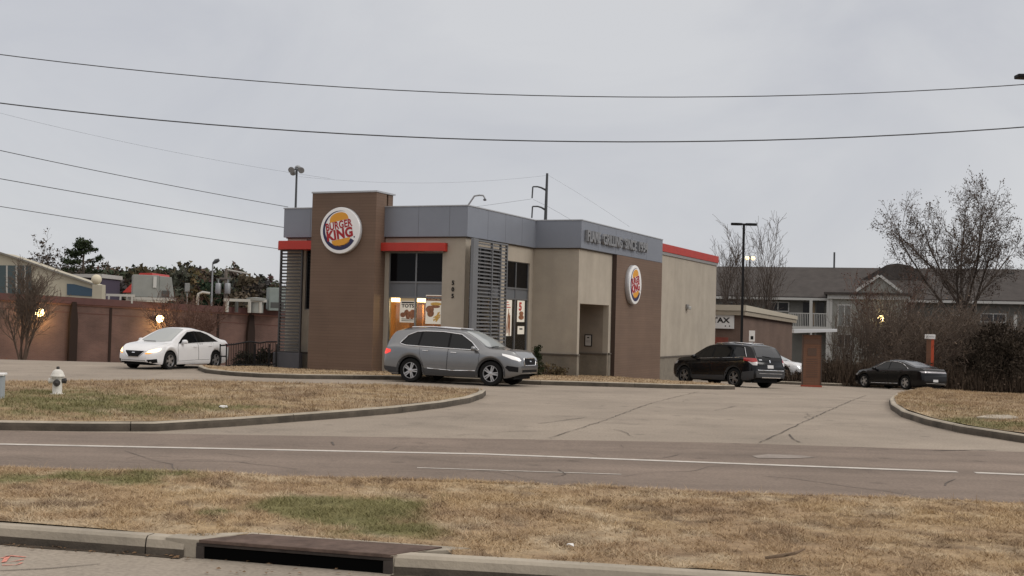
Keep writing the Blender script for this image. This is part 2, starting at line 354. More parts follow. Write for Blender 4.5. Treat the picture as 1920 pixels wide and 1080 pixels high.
# ---- kerbs
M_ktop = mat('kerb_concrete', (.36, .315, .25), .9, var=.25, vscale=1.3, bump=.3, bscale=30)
M_kface = mat('kerb_face_dark', (.085, .07, .054), .95, var=.5, vscale=1.6, bump=.4, bscale=25)  # darker brown for the kerb face below the top
def kerb(name, pts, inward, h=.15, w=.15, nd=2):
    P = resample(pts, .3, False); mb = MB(); n = len(P)
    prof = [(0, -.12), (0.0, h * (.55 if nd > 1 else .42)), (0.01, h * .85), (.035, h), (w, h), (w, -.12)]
    seg = 10
    for s0 in range(0, n - 1, seg):
        Q = P[s0:s0 + seg + 1]; vs = []
        if len(Q) < 2: continue
        for i, p in enumerate(Q):
            gi = s0 + i; d = (P[min(gi + 1, n - 1)] - P[max(gi - 1, 0)]).normalized(); nn = Vector((-d.y, d.x)) * inward
            if i == 0: p = p + d * .012
            for a, z in prof:
                q = p + nn * a; vs.append((q.x, q.y, Z(p.x, p.y) + z))
        k = len(prof)
        for j in range(k - 1):
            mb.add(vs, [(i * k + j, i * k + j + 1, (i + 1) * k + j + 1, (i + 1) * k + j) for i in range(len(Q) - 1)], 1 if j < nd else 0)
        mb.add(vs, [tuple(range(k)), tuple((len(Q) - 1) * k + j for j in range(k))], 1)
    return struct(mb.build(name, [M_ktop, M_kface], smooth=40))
KA = [gnd(-900, 921, .15), gnd(-300, 964, .15), gnd(0, 986, .15), gnd(200, 1000, .15), gnd(345, 1011, .15)]
KB = [gnd(737, 1041, .15), gnd(1000, 1056, .15), gnd(1400, 1081, .15), gnd(1900, 1116, .15), gnd(2700, 1172, .15)]
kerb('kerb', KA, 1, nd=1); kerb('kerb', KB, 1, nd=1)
LK = [gnd(-900, 790), gnd(-330, 801), gnd(0, 807), gnd(150, 809), gnd(290, 809), gnd(450, 799), gnd(620, 786), gnd(740, 776), gnd(830, 765), gnd(880, 756), gnd(905, 747), gnd(911, 741), gnd(905, 735, .1)]
back = [gnd(880, 729, .16), gnd(740, 721.5, .16), gnd(560, 717.5, .16), gnd(350, 713.5, .16), gnd(150, 713, .16), gnd(0, 714, .16), gnd(-330, 720, .16), gnd(-900, 725, .16)]
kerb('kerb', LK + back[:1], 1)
RKP = [gnd(2900, 918), gnd(2300, 865), gnd(1920, 831), gnd(1800, 812), gnd(1735, 797), gnd(1690, 782), gnd(1670, 768), gnd(1667, 757), gnd(1678, 747), gnd(1705, 738.5), gnd(1735, 733.5)]
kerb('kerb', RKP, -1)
ISL = [gnd(373, 691.5), gnd(371, 694), gnd(385, 699.5), gnd(430, 704.5), gnd(485, 708), gnd(560, 710.5), gnd(730, 712.3), gnd(860, 716.3), gnd(1013, 722), gnd(1150, 725.5), gnd(1250, 728.5), gnd(1345, 730.5), gnd(1378, 730.5)]
IB = [Vector((7.75, 43.3)), Vector((7.1, 44.5)), Vector((6.0, 46.3)), Vector((5.0, 49)), Vector((4.7, 52.8)), Vector((3, 57)), Vector((-3, 60)), Vector((-9.4, 54)), Vector((-9.7, 46.6)), gnd(418, 688.8, .12).xy]
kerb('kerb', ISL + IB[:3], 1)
# ---- grass
blobsM = [(*gnd(*p, .15).xy, r_, s) for p, r_, s in (((585, 945), .55, .9), ((700, 942), .5, .8), ((520, 950), .3, .5), ((690, 990), .5, .9), ((800, 1002), .35, .6), ((400, 965), .22, .7), ((30, 900), .8, .6), ((190, 890), .6, .5), ((330, 893), .6, .6), ((800, 930), .6, .4), ((580, 965), .4, .8), ((740, 965), .5, .6), ((250, 905), .5, .4))]
blobsL = [(*gnd(*p, .15).xy, r_, s) for p, r_, s in (((40, 760), 3.0, .42), ((150, 745), 3.0, .45), ((200, 770), 2.2, .3), ((60, 730), 2.5, .3), ((560, 742), 1.6, .35), ((880, 745), 1.0, .5), ((330, 770), 2.5, .2), ((480, 765), 1.2, .3))]
blobsR = [(*gnd(*p, .15).xy, r_, s) for p, r_, s in (((1900, 800), 1.6, .7), ((1740, 760), 1.2, .4), ((1840, 775), 1.5, .4), ((1800, 790), 1.0, .4))]
STRAW = np.array([.49, .365, .215]); BROWN = np.array([.33, .23, .15]); GREEN = np.array([.17, .17, .07]); PALE = np.array([.54, .435, .30]); DIRT = np.array([.17, .115, .075])
def grasscol(blobs, k=1.0, green0=0.):
    def f(x, y):
        n1 = fbm(x, y, .9)[:, None]; n2 = fbm(x + 31, y + 7, 2.6)[:, None]; n3 = fbm(x + 5, y + 77, 6)[:, None]
        c = STRAW * n1 + BROWN * (1 - n1)
        t = np.clip((n2 - .52) * 4, 0, 1); c = c * (1 - t) + PALE * t
        t = np.clip((.42 - n3) * 5, 0, .8); c = c * (1 - t) + DIRT * t
        gsum = np.zeros(len(x)) + green0
        DK = np.clip((.36 - fbm(x + 201, y + 91, 1.7)) * 5, 0, .55)[:, None]; c = c * (1 - DK) + DIRT * DK
        for bx, by, r_, s in blobs: gsum = gsum + s * np.exp(-((x - bx) ** 2 + ((y - by) * 1.0) ** 2) / (r_ * r_))
        t = np.clip((gsum * (.1 + 1.8 * fbm(x + 11, y + 3, 2.6)) - .40) * 2.2, 0, .82)[:, None]
        return (c * (1 - t) + GREEN * t) * k
    return f
M_turf = mat('dormant_turf', (.3, .2, .1), 1, spec=.1, var=.3, vscale=9, bump=.8, bscale=30, attr='tint')
M_blade = mat('grass_blade', (.3, .2, .1), .9, spec=.15, attr='tint')
MEDp = [p.xy for p in KA[:0]]
inl_L, inl_R, inl_BL, inl_BR = gnd(368, 1012, .15), gnd(737, 1041, .15), gnd(470, 1000.5, .15), gnd(846, 1026, .15)
def off(p, q, d):    # move a point sideways from p->q direction
    v = (q.xy - p.xy).normalized(); return Vector((-v.y, v.x)) * d
oA = off(KA[0], KA[-1], .14); oB = off(KB[0], KB[-1], .14)
med_front = [p.xy + oA for p in KA] + [inl_L.xy + oA, inl_BL.xy, inl_BR.xy] + [KB[0].xy.lerp(KB[1].xy, .40) + oB, KB[1].xy + oB, KB[2].xy + oB, KB[3].xy + oB, KB[4].xy + oB]
MEDP = med_front + [p.xy for p in near_edge[::-1]]
def medz(x, y): return .125 + .05 * fbm(x, y, .8) - .12 * np.clip(1 - (np.interp(x, [p.x for p in near_edge], [p.y for p in near_edge]) - y) / .5, 0, 1)
med = sheet('median_turf', MEDP, .16, medz, M_turf, grasscol(blobsM, .8), .3); struct(med)
def inner(path, inward, d): 
    P = [Vector(p[:2]) for p in path]; out = []
    for i, p in enumerate(P):
        v = (P[min(i + 1, len(P) - 1)] - P[max(i - 1, 0)]).normalized(); out.append(p + Vector((-v.y, v.x)) * inward * d)
    return out
LAWN = inner(LK + back[:1], 1, .14) + [p.xy for p in back[1:]]
def lawnz(h, a):
    return lambda x, y: zf(x, y) + h + a * fbm(x, y, .35)
lw = sheet('lawn', LAWN, .5, lawnz(.13, .05), M_turf, grasscol(blobsL, .78), .4); struct(lw)
RL = inner(RKP, -1, .14) + [at(1752, 730, 48).xy, at(1850, 727, 46).xy, at(1920, 726, 45).xy, at(2300, 720, 44).xy, at(2900, 722, 40).xy]
def rlz(x, y): return zf(x, y) + .13 + .06 * fbm(x, y, .4)
rl = sheet('lawn', RL, .4, rlz, M_turf, grasscol(blobsR, .8, .1), .3); struct(rl)
ISP = inner(ISL + IB[:3], 1, .14) + IB[3:]
il = sheet('traffic_island', ISP, .6, lawnz(.135, .03), M_turf, grasscol([(-6, 40, 2.5, .4)], .85), .4); struct(il)
def blades(name, poly, zfun, dens, h, w, colf, seed, label, front=None, lean=.9):
    rs = np.random.RandomState(seed); P = np.array([(p[0], p[1]) for p in poly]); lo = P.min(0); hi = P.max(0)
    n = int((hi - lo).prod() * dens); x = rs.uniform(lo[0], hi[0], n); y = rs.uniform(lo[1], hi[1], n)
    k = inside(poly, x, y)
    if front is not None: k &= front(x, y, rs)
    clump = fbm(x + 50, y + 20, 3.5); k &= rs.rand(n) < np.clip((clump - .22) * 2.6, .12, 1)
    x = x[k]; y = y[k]; n = len(x); cl = clump[k]
    z = zfun(x, y) - .005; hh = h * rs.uniform(.35, 1.15, n) * (.5 + cl); a = rs.uniform(0, 2 * PI, n); b = rs.uniform(0, 2 * PI, n)
    ln = hh * lean * rs.uniform(.1, 1.3, n); ww = w * rs.uniform(.6, 1.4, n)
    c, s = np.cos(a) * ww / 2, np.sin(a) * ww / 2
    v = np.empty((n, 3, 3)); v[:, 0] = np.stack([x - c, y - s, z], 1); v[:, 1] = np.stack([x + c, y + s, z], 1)
    v[:, 2] = np.stack([x + np.cos(b) * ln, y + np.sin(b) * ln, z + hh], 1)
    col = colf(x, y) * rs.uniform(.8, 1.22, n)[:, None]
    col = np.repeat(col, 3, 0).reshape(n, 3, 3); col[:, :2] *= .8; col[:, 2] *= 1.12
    me = bpy.data.meshes.new(name); me.vertices.add(3 * n); me.vertices.foreach_set('co', v.ravel())
    me.loops.add(3 * n); me.loops.foreach_set('vertex_index', np.arange(3 * n, dtype=np.int32)); me.polygons.add(n); me.polygons.foreach_set('loop_start', np.arange(0, 3 * n, 3, dtype=np.int32))
    me.update(); me.validate(); me.materials.append(M_blade)
    at_ = me.color_attributes.new('tint', 'FLOAT_COLOR', 'POINT'); at_.data.foreach_set('color', np.concatenate([col.reshape(-1, 3), np.ones((3 * n, 1))], 1).ravel())
    o = bpy.data.objects.new(name, me); COL.objects.link(o); return tag(o, label, 'grass', None, 'stuff')
vis = lambda x, y, rs: (np.abs(x) < .56 * y + 2.0)
MED_B = MEDP[:]
for i in range(len(NE)): pass
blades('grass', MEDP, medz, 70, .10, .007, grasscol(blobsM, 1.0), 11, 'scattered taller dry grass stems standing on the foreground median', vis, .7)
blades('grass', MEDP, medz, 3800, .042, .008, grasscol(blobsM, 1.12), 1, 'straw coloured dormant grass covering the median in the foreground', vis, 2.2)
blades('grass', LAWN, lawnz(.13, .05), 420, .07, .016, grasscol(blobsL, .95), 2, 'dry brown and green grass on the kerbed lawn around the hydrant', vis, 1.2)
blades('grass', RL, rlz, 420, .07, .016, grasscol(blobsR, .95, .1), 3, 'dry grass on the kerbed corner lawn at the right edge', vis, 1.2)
blades('grass', ISP, lawnz(.135, .03), 130, .045, .03, grasscol([(-6, 40, 2.5, .4)], .95), 4, 'dry grass on the kerbed island around the restaurant', lambda x, y, rs: y < 52, 1.2)
# ---- storm drain inlet
M_iron = mat('rusty_plate', (.12, .085, .07), .95, spec=.15, var=.35, vscale=6, bump=.3, bscale=40)
M_dark = mat('throat_shade', (.004, .004, .004), 1, spec=0)
vx = (inl_R.xy - inl_L.xy); LI = vx.length; rz = math.atan2(vx.y, vx.x)
dr = thing('storm_drain', (inl_L.x, inl_L.y, 0), rz, 'storm drain inlet with rusty brown cover plate set into the near kerb', 'storm drain')
im = Matrix.Rotation(-rz, 2)
bl = im @ (inl_BL.xy - inl_L.xy); br = im @ (inl_BR.xy - inl_L.xy)
MB().prism([(.03, -.012), (LI - .01, -.012), (br.x - .06, br.y - .05), (bl.x + .03, bl.y - .03)], .128, .156).build('cover_plate', M_iron, dr, bevel=.004)
m_ = MB().box(.0, LI, 0, .06, .10, .127).box(0, .07, -.003, .3, -.1, .10).box(LI - .08, LI, -.003, .3, -.1, .10)
m_.build('throat_frame', mat('inlet_iron', (.06, .05, .045), .95, spec=.15, var=.3, vscale=5), dr, bevel=.005)
MB().box(.07, LI - .08, .012, .5, -.3, .095).build('throat_shade_box', M_dark, dr)  # solid near-black box paints in the shade of the drain opening
m_ = MB().prism([(bl.x - .03, bl.y - .03), (br.x - .05, br.y - .05), (br.x + .16, br.y + .02), (bl.x - .02, bl.y + .06)], .0, .15)
m_.prism([(LI, .0), (LI + .02, .16), (br.x + .12, br.y), (br.x - .055, br.y - .052)], .0, .146)
m_.prism([(-.28, .0), (.0, .0), (.03, .02), (bl.x - .02, bl.y + .05), (-.28, .16)], .0, .153)
m_.build('concrete_collar', [M_ktop], dr, bevel=.008)
lin_ = lambda a, b, t: a + (b - a) * t
# ---- silt along the gutter
M_silt = mat('gutter_silt', (.07, .055, .042), 1, spec=.1, var=.5, vscale=6)
for K_, a_, b2 in ((KA, 1, 3), (KB, 0, 2)):
    mb = MB(); pts_ = [p.xy - off(K_[0], K_[-1], .035) for p in K_]; ribbon(mb, pts_, .075, .005, .012, rng); struct(mb.build('gutter_silt', M_silt, recalc=False))
mb = MB(); ribbon(mb, [gnd(200, 1030), gnd(270, 1036), gnd(352, 1044)], .13, .006, .02, rng); struct(mb.build('gutter_silt', M_silt, recalc=False))
rs2 = random.Random(12); mb = MB()
for i in range(90):
    t_ = rs2.random(); q = gnd(lin_(-60, 365, t_), lin_(1014, 1047, t_) + rs2.uniform(-2, 9)) if i < 60 else gnd(rs2.uniform(380, 720), rs2.uniform(1052, 1080))
    M2 = Matrix.Translation((q.x, q.y, .012)) @ Matrix.Rotation(rs2.uniform(0, 6.28), 4, 'Z') @ Matrix.Rotation(rs2.uniform(-.4, .4), 4, 'X'); s_ = rs2.uniform(.012, .03)
    mb.add([M2 @ Vector(v_) for v_ in ((-s_, 0, 0), (0, -s_ * .45, .003), (s_, 0, .002), (0, s_ * .45, .006))], [(0, 1, 2, 3)])
o = mb.build('dead_leaves', mat('dead_leaf', (.17, .10, .05), .9, var=.4, vscale=30), recalc=False); tag(o, 'small dead brown leaves scattered in the gutter by the storm drain', 'leaves', None, 'stuff')
# ---- litter
def crumple(name, p, s, m, label, cat, seed):
    rs = random.Random(seed); mb = MB(); n = 6
    vs = [(rs.uniform(-s, s), rs.uniform(-s * .7, s * .7), rs.uniform(0, s * .8)) for _ in range(14)]
    b = bmesh.new()
    for v in vs: b.verts.new(v)
    bmesh.ops.convex_hull(b, input=b.verts); me = bpy.data.meshes.new(name); b.to_mesh(me); b.free(); me.materials.append(m)
    o = bpy.data.objects.new(name, me); COL.objects.link(o); o.location = p; return tag(o, label, cat)
M_wpaper = mat('white_paper', (.78, .76, .74), .8)
p = gnd(418, 765, .16); crumple('litter', (p.x, p.y, p.z), .08, M_wpaper, 'crumpled white paper litter on the lawn left of the silver suv', 'litter', 2)
p = gnd(1070, 1027, .16); crumple('litter', (p.x, p.y, p.z + .01), .035, M_wpaper, 'small scrap of white litter in the foreground median grass', 'litter', 3)
a, b_, c_ = gnd(1435, 1046, .2), gnd(1465, 1042, .22), gnd(1492, 1037, .21)
o = MB().tube([a, b_, c_, c_ + Vector((.08, .03, .03))], [.012, .016, .013, .006], 6).tube([b_, b_ + Vector((.12, .06, .02))], [.009, .004], 5).build('stick', mat('dead_wood', (.14, .095, .06), .9, var=.4, vscale=8), smooth=60)
tag(o, 'short dead stick lying on the foreground median grass', 'stick')
P = [gnd(*q, .17) for q in ((1830, 784), (1850, 780), (1890, 780), (1910, 784), (1880, 787))]
o = MB().prism([(v.x, v.y) for v in P], P[0].z - .1, P[0].z + .03).build('access_cover', M_ktop, bevel=.01); tag(o, 'flat pale concrete access cover set in the right corner lawn', 'utility cover')
# ================================================================== RESTAURANT
PH = R(24); BO = Vector((-1.72, 43.4, 0)); BM = Matrix.Translation(BO) @ Matrix.Rotation(-PH, 4, 'Z'); BI = BM.inverted()
EF = Vector((math.cos(PH), -math.sin(PH), 0)); ES = Vector((math.sin(PH), math.cos(PH), 0)); UP = Vector((0, 0, 1))
M_stucco = mat('beige_stucco', (.405, .36, .298), .95, spec=.2, var=.09, streak=.07, vscale=.9, bump=.35, bscale=38)
M_fascia = mat('grey_metal_panel', (.232, .25, .29), .42, metal=.25, var=.05, vscale=.7)
M_cap = mat('pale_metal_cap', (.45, .46, .48), .45, metal=.4)
M_alum = mat('grey_aluminium', (.19, .195, .205), .45, metal=.4, var=.06, vscale=3)
M_slat = mat('grey_slat', (.23, .23, .24), .5, metal=.2)
M_red = mat('red_painted_metal', (.43, .03, .018), .45, var=.1, vscale=1.2)
M_wain = mat('stone_wainscot', (.2, .175, .14), .95, var=.18, vscale=2.5, bump=.4, bscale=20)
M_ledge = mat('dark_ledge', (.10, .085, .07), .9, var=.2, vscale=4)
M_plank = brickmat('brown_plank_cladding', (.155, .099, .068), (.142, .09, .062), (.11, .07, .048), 2.4, .11, .007, .12, .7)
M_dglass = mat('dark_glass', (.004, .004, .005), .08, spec=.12)
M_glass = glassmat('window_glass', (.85, .86, .84), .03)
M_spand = mat('spandrel_panel', (.13, .14, .155), .4, var=.05)
M_white = mat('white_plastic', (.80, .79, .77), .4)
M_black = mat('black_metal', (.009, .009, .01), .6, spec=.2)
M_orange = mat('orange_interior_wall', (.45, .22, .07), .8, var=.2, vscale=1.5)
M_floor = mat('brown_tile_floor', (.12, .07, .045), .5)
M_lampglow = mat('lamp_glow', (1, .8, .5), .5, emit=(1, .68, .3), estr=7)
def wall_cells(mb, T, u0, u1, z0, z1, ops, th):
    us = sorted({u0, u1, *[v for o in ops for v in (o[0], o[1]) if u0 < v < u1]}); zs = sorted({z0, z1, *[v for o in ops for v in (o[2], o[3]) if z0 < v < z1]})
    def solid(i, j):
        if i < 0 or j < 0 or i >= len(us) - 1 or j >= len(zs) - 1: return False
        a = (us[i] + us[i + 1]) / 2; b = (zs[j] + zs[j + 1]) / 2
        return not any(o[0] < a < o[1] and o[2] < b < o[3] for o in ops)
    for i in range(len(us) - 1):
        for j in range(len(zs) - 1):
            if not solid(i, j): continue
            a, b, c, d = us[i], us[i + 1], zs[j], zs[j + 1]
            q = [[(a, v, c), (b, v, c), (b, v, d), (a, v, d)] for v in (0, th)]
            if not solid(i - 1, j): q.append([(a, 0, c), (a, th, c), (a, th, d), (a, 0, d)])
            if not solid(i + 1, j): q.append([(b, 0, c), (b, th, c), (b, th, d), (b, 0, d)])
            if not solid(i, j - 1): q.append([(a, 0, c), (b, 0, c), (b, th, c), (a, th, c)])
            if not solid(i, j + 1): q.append([(a, 0, d), (b, 0, d), (b, th, d), (a, th, d)])
            for f in q: mb.add([T(*p) for p in f], [(0, 1, 2, 3)])
    return mb
def merged(mb, name, m, parent, **k):
    o = mb.build(name, m, parent, recalc=False, **k); b = bmesh.new(); b.from_mesh(o.data); bmesh.ops.remove_doubles(b, verts=b.verts, dist=1e-4)
    bmesh.ops.recalc_face_normals(b, faces=b.faces); b.to_mesh(o.data); b.free(); return o
def ring(mb, outer, inn, z0, z1, mi=0):
    n = len(outer); vs = [(p[0], p[1], z) for z in (z0, z1) for p in outer] + [(p[0], p[1], z) for z in (z0, z1) for p in inn]
    fs = []
    for i in range(n):
        j = (i + 1) % n
        fs += [(i, j, n + j, n + i), (2 * n + i, 3 * n + i, 3 * n + j, 2 * n + j), (n + i, n + j, 3 * n + j, 3 * n + i), (i, 2 * n + i, 2 * n + j, j)]
    return mb.add(vs, fs, mi)
bld = thing('restaurant_building', BO, -PH, 'beige single storey fast food restaurant with grey fascia and brown plank towers', 'restaurant')
T_f = lambda u, v, z: (u, v, z)
T_ab = lambda u, v, z: (-v, u, z)
T_cd = lambda u, v, z: (2.0 - v, u, z)
ZB = -1.6
merged(wall_cells(MB(), T_f, -7.7, 0, ZB, 5.3, [(-3.16, -.92, -.02, 4.4), (-6.83, -6.5, 2.2, 4.9)], .25), 'wall', M_stucco, bld)
merged(wall_cells(MB(), T_ab, .25, 6.3, ZB, 5.3, [(.4, 3.2, -.02, 4.7), (3.65, 5.95, -.02, 4.32)], .25), 'wall', M_stucco, bld)
merged(wall_cells(MB(), T_f and (lambda u, v, z: (u, 6.3 + v, z)), 0, 2.0, ZB, 5.3, [], .24), 'wall', M_stucco, bld)
m_ = wall_cells(MB(), T_cd, 6.54, 17.3, ZB, 5.3, [(6.54, 10.06, -1.5, 2.74)], .25)
merged(m_, 'wall', M_stucco, bld)
MB().box(.2, 1.75, 10.06, 10.2, ZB, 2.9).box(.05, .2, 6.55, 10.06, ZB, 2.9).box(.2, 1.75, 6.545, 10.06, 2.742, 2.9).build('recess_wall', mat('shaded_recess_stucco', (.25, .21, .17), .95, var=.15, vscale=1), bld)  # stucco colour darkened to put the shade of the recess into it
merged(wall_cells(MB(), T_cd, 17.3, 28.4, ZB - .6, 5.9, [], .25).box(-7.7, 1.75, 28.15, 28.4, ZB - .6, 5.9), 'wall', M_stucco, bld)
MB().box(-7.7, -7.45, .25, 28.15, ZB, 5.3).build('wall', M_stucco, bld)
MB().box(-7.45, 1.74, 6.6, 28.1, 5.0, 5.25).box(-7.45, -.26, .26, 6.6, 5.0, 5.25).build('roof', mat('roof_membrane', (.3, .3, .3), .9), bld)
o1 = [(-7.82, -.12), (.12, -.12), (.12, 6.18), (2.13, 6.18), (2.13, 17.35), (-7.82, 17.35)]; i1 = [(-7.55, .15), (-.15, .15), (-.15, 6.5), (1.85, 6.5), (1.85, 17.1), (-7.55, 17.1)]
fas = ring(MB(), o1, i1, 4.97, 6.08).build('fascia', M_fascia, bld, bevel=.01)
e = .025; o2 = [(-7.82 - e, -.12 - e), (.12 + e, -.12 - e), (.12 + e, 6.18 - e), (2.13 + e, 6.18 - e), (2.13 + e, 17.35 + e), (-7.82 - e, 17.35 + e)]
ring(MB(), o2, [(p[0] + (.05 if p[0] < 0 else -.05), p[1]) for p in i1], 6.081, 6.12).build('parapet_cap', M_cap, fas)
JS = mat('joint_dark', (.12, .12, .135), .8)  # dark lines for the joints between fascia panels
for x in (-6.6, -1.9, -.62): MB().box(x, x + .01, -.1235, -.121, 5.0, 6.07).build('panel_joint', JS, fas)
for y in (1.6, 3.2, 4.8): MB().box(.121, .1235, y, y + .01, 5.0, 6.07).build('panel_joint', JS, fas)
for y in (8.2, 10.4, 12.6, 14.8): MB().box(2.131, 2.1335, y, y + .01, 5.0, 6.07).build('panel_joint', JS, fas)

ring(MB(), [(-7.74, -.04), (.04, -.04), (.04, 6.26), (2.05, 6.26), (2.05, 10.34), (-7.74, 10.34)], [(-7.6, .1), (-.1, .1), (-.1, 6.4), (1.9, 6.4), (1.9, 10.2), (-7.6, 10.2)], 4.93, 4.969).build('fascia_shadow_strip', M_ledge, bld)  # dark ring puts the shadow line beneath the fascia into its colour
# towers
tw = MB().box(-6.12, -3.33, -.75, -.003, -.5, 6.58).build('cladding_tower', M_plank, bld)
MB().box(-6.15, -3.30, -.78, .6, 6.581, 6.64).build('tower_cap', M_cap, tw)
MB().box(-6.1, -3.35, .15, .5, 6.1, 6.58).build('tower_back', M_plank, tw)
tw2 = MB().box(2.001, 2.2, 10.38, 17.12, ZB, 4.95).build('cladding_tower', M_plank, bld)
MB().box(2.005, 2.206, 10.36, 10.379, ZB, 4.95).build('edge_trim', mat('dark_brown_trim', (.05, .03, .022), .7), tw2)
# wainscot, ledges
for q in ((.06, 2.0, 6.262, 6.3, ZB, .62), (2.001, 2.03, 6.262, 6.52, ZB, .62), (2.0, 2.03, 10.09, 10.35, ZB, .62), (.2, 1.97, 10.03, 10.06, ZB, .6)): MB().box(*q).build('wainscot', M_wain, bld)
for q in ((.06, 2.0, 6.22, 6.3, .621, .69), (2.001, 2.07, 6.22, 6.53, .621, .69), (2.0, 2.07, 10.07, 10.35, .621, .69), (.2, 1.99, 9.98, 10.06, .601, .67)): MB().box(*q).build('ledge', M_ledge, bld, bevel=.01)
MB().box(2.0, 2.03, 17.13, 28.43, ZB - .6, .33).build('wainscot', M_wain, bld)
MB().box(2.0, 2.07, 17.13, 28.46, .331, .4).build('ledge', M_ledge, bld)
MB().box(-7.69, -6.2, -.035, 0, -.5, .5).build('wainscot', M_wain, bld)
MB().box(-7.69, -6.2, -.07, 0, .501, .57).build('ledge', M_ledge, bld)
MB().box(-7.7, 2.09, 17.3, 28.49, 5.55, 5.94).build('red_band', M_red, bld, bevel=.01)
MB().box(-7.7, 2.06, 17.36, 28.45, 5.4, 5.549).build('flashing', mat('grey_flashing', (.25, .245, .24), .7), bld)
# canopies
rz_ = lambda pts, z0, z1: MB().prism(pts, z0, z1)
c = rz_([(-3.33, -.004), (-3.33, -.36), (-1.75, -.36), (-.74, -.2), (-.72, -.004)], 4.43, 4.74).build('canopy', M_red, bld, bevel=.012)
MB().box(-3.32, -.8, -.3, -.01, 4.405, 4.429).build('canopy_soffit', M_ledge, c)
c = rz_([(-7.62, .5), (-7.62, -.7), (-6.13, -.7), (-6.13, -.004), (-7.705, -.004), (-7.705, .5)][:1] + [(-8.0, .5), (-8.0, -.2), (-7.62, -.72), (-6.13, -.72), (-6.13, -.01), (-7.71, -.01), (-7.71, .5)], 4.47, 4.8).build('canopy', M_red, bld, bevel=.012)
# louvre screens
def louvre(u0, u1, z0, z1, T, posts, dz, sm, fm):
    m = MB()
    for p in posts: m.add([Vector(T(x, y, z)) for z in (z0, z1) for y in (-.05, .05) for x in (p - .03, p + .03)], [(0, 2, 3, 1), (4, 5, 7, 6), (0, 1, 5, 4), (2, 6, 7, 3), (0, 4, 6, 2), (1, 3, 7, 5)])
    for z_, h_ in ((z0 - .06, z0), (z1, z1 + .06)): m.add([Vector(T(x, y, z)) for z in (z_, h_) for y in (-.05, .05) for x in (u0 - .03, u1 + .03)], [(0, 2, 3, 1), (4, 5, 7, 6), (0, 1, 5, 4), (2, 6, 7, 3), (0, 4, 6, 2), (1, 3, 7, 5)])
    fr = m.build('louvre_screen', fm, bld, bevel=.006)
    s_ = MB(); z = z0 + dz * .4
    while z < z1 - .03:
        q = [(-.04, z), (.045, z + .055), (.045, z + .068), (-.04, z + .013)]
        s_.add([Vector(T(x, y, zz)) for x in (u0 + .03, u1 - .03) for (y, zz) in q], [(0, 1, 2, 3), (7, 6, 5, 4), (0, 4, 5, 1), (1, 5, 6, 2), (2, 6, 7, 3), (3, 7, 4, 0)]); z += dz
    s_.build('louvre_slats', sm, fr); return fr
fr = louvre(-7.62, -6.66, .6, 4.40, lambda u, v, z: (u, -.5 + v, z), (-7.62, -6.66), .125, mat('charcoal_slat', (.075, .07, .068), .7), mat('charcoal_frame', (.05, .047, .047), .6))
MB().box(-7.78, -6.6, -.62, -.38, -.5, .535).build('base_block', mat('charcoal_block', (.075, .075, .085), .8, var=.15), fr, bevel=.015)
fr = louvre(-.2, 2.7, .6, 4.82, lambda u, v, z: (.42 - v, u, z), (-.02, 1.37, 2.14, 2.7), .135, mat('mid_grey_slat', (.15, .15, .155), .55), M_alum)
MB().box(.36, .48, -.3, .1, -.3, 4.9).build('corner_post', M_alum, fr, bevel=.01)
MB().box(.3, .5, -.3, 2.8, -.5, .53).build('base_block', MATS['charcoal_block'], fr, bevel=.015)
# windows: frame, panes
def window(T, u0, u1, z0, z1, cols, rows, kinds, fw=.06):
    us = [u0] + cols + [u1]; zs = [z0] + rows + [z1]
    m = MB()
    def bar(a, b, c, d): m.add([Vector(T(x, y, z)) for z in (c, d) for y in (.05, .13) for x in (a, b)], [(0, 2, 3, 1), (4, 5, 7, 6), (0, 1, 5, 4), (2, 6, 7, 3), (0, 4, 6, 2), (1, 3, 7, 5)])
    for u in us: bar(max(u0, u - fw / 2), min(u1, u + fw / 2), z0, z1)
    for i in range(len(us) - 1):
        a = us[i] + fw / 2 * (1 + (i == 0) * 0); b = us[i + 1] - fw / 2
        for z in zs: bar(max(a, u0 + fw / 2), min(b, u1 - fw / 2), max(z0, z - fw / 2), min(z1, z + fw / 2))
    w = m.build('window', M_alum, bld)
    for j in range(len(zs) - 1):
        for i in range(len(us) - 1):
            k = kinds[j]; mm_ = {'g': M_glass, 'd': M_dglass, 's': M_spand}[k]
            v0, v1 = (.085, .095)
            q = MB().add([Vector(T(x, y, z)) for z in (zs[j] + .02, zs[j + 1] - .02) for y in (v0, v1) for x in (us[i] + .02, us[i + 1] - .02)], [(0, 2, 3, 1), (4, 5, 7, 6), (0, 1, 5, 4), (2, 6, 7, 3), (0, 4, 6, 2), (1, 3, 7, 5)])
            q.build('spandrel' if k == 's' else 'pane', mm_, w)
    return w
window(T_f, -3.16, -.92, -.02, 4.4, [-2.03], [2.74, 3.3], 'gsd')
window(T_f, -6.83, -6.5, 2.2, 4.9, [], [], 'd')
window(T_ab, .4, 3.2, -.02, 4.7, [1.35, 2.3], [2.84, 3.26], 'gsd')
window(T_ab, 3.65, 5.95, -.02, 4.32, [4.72], [2.84, 3.26], 'gsd')
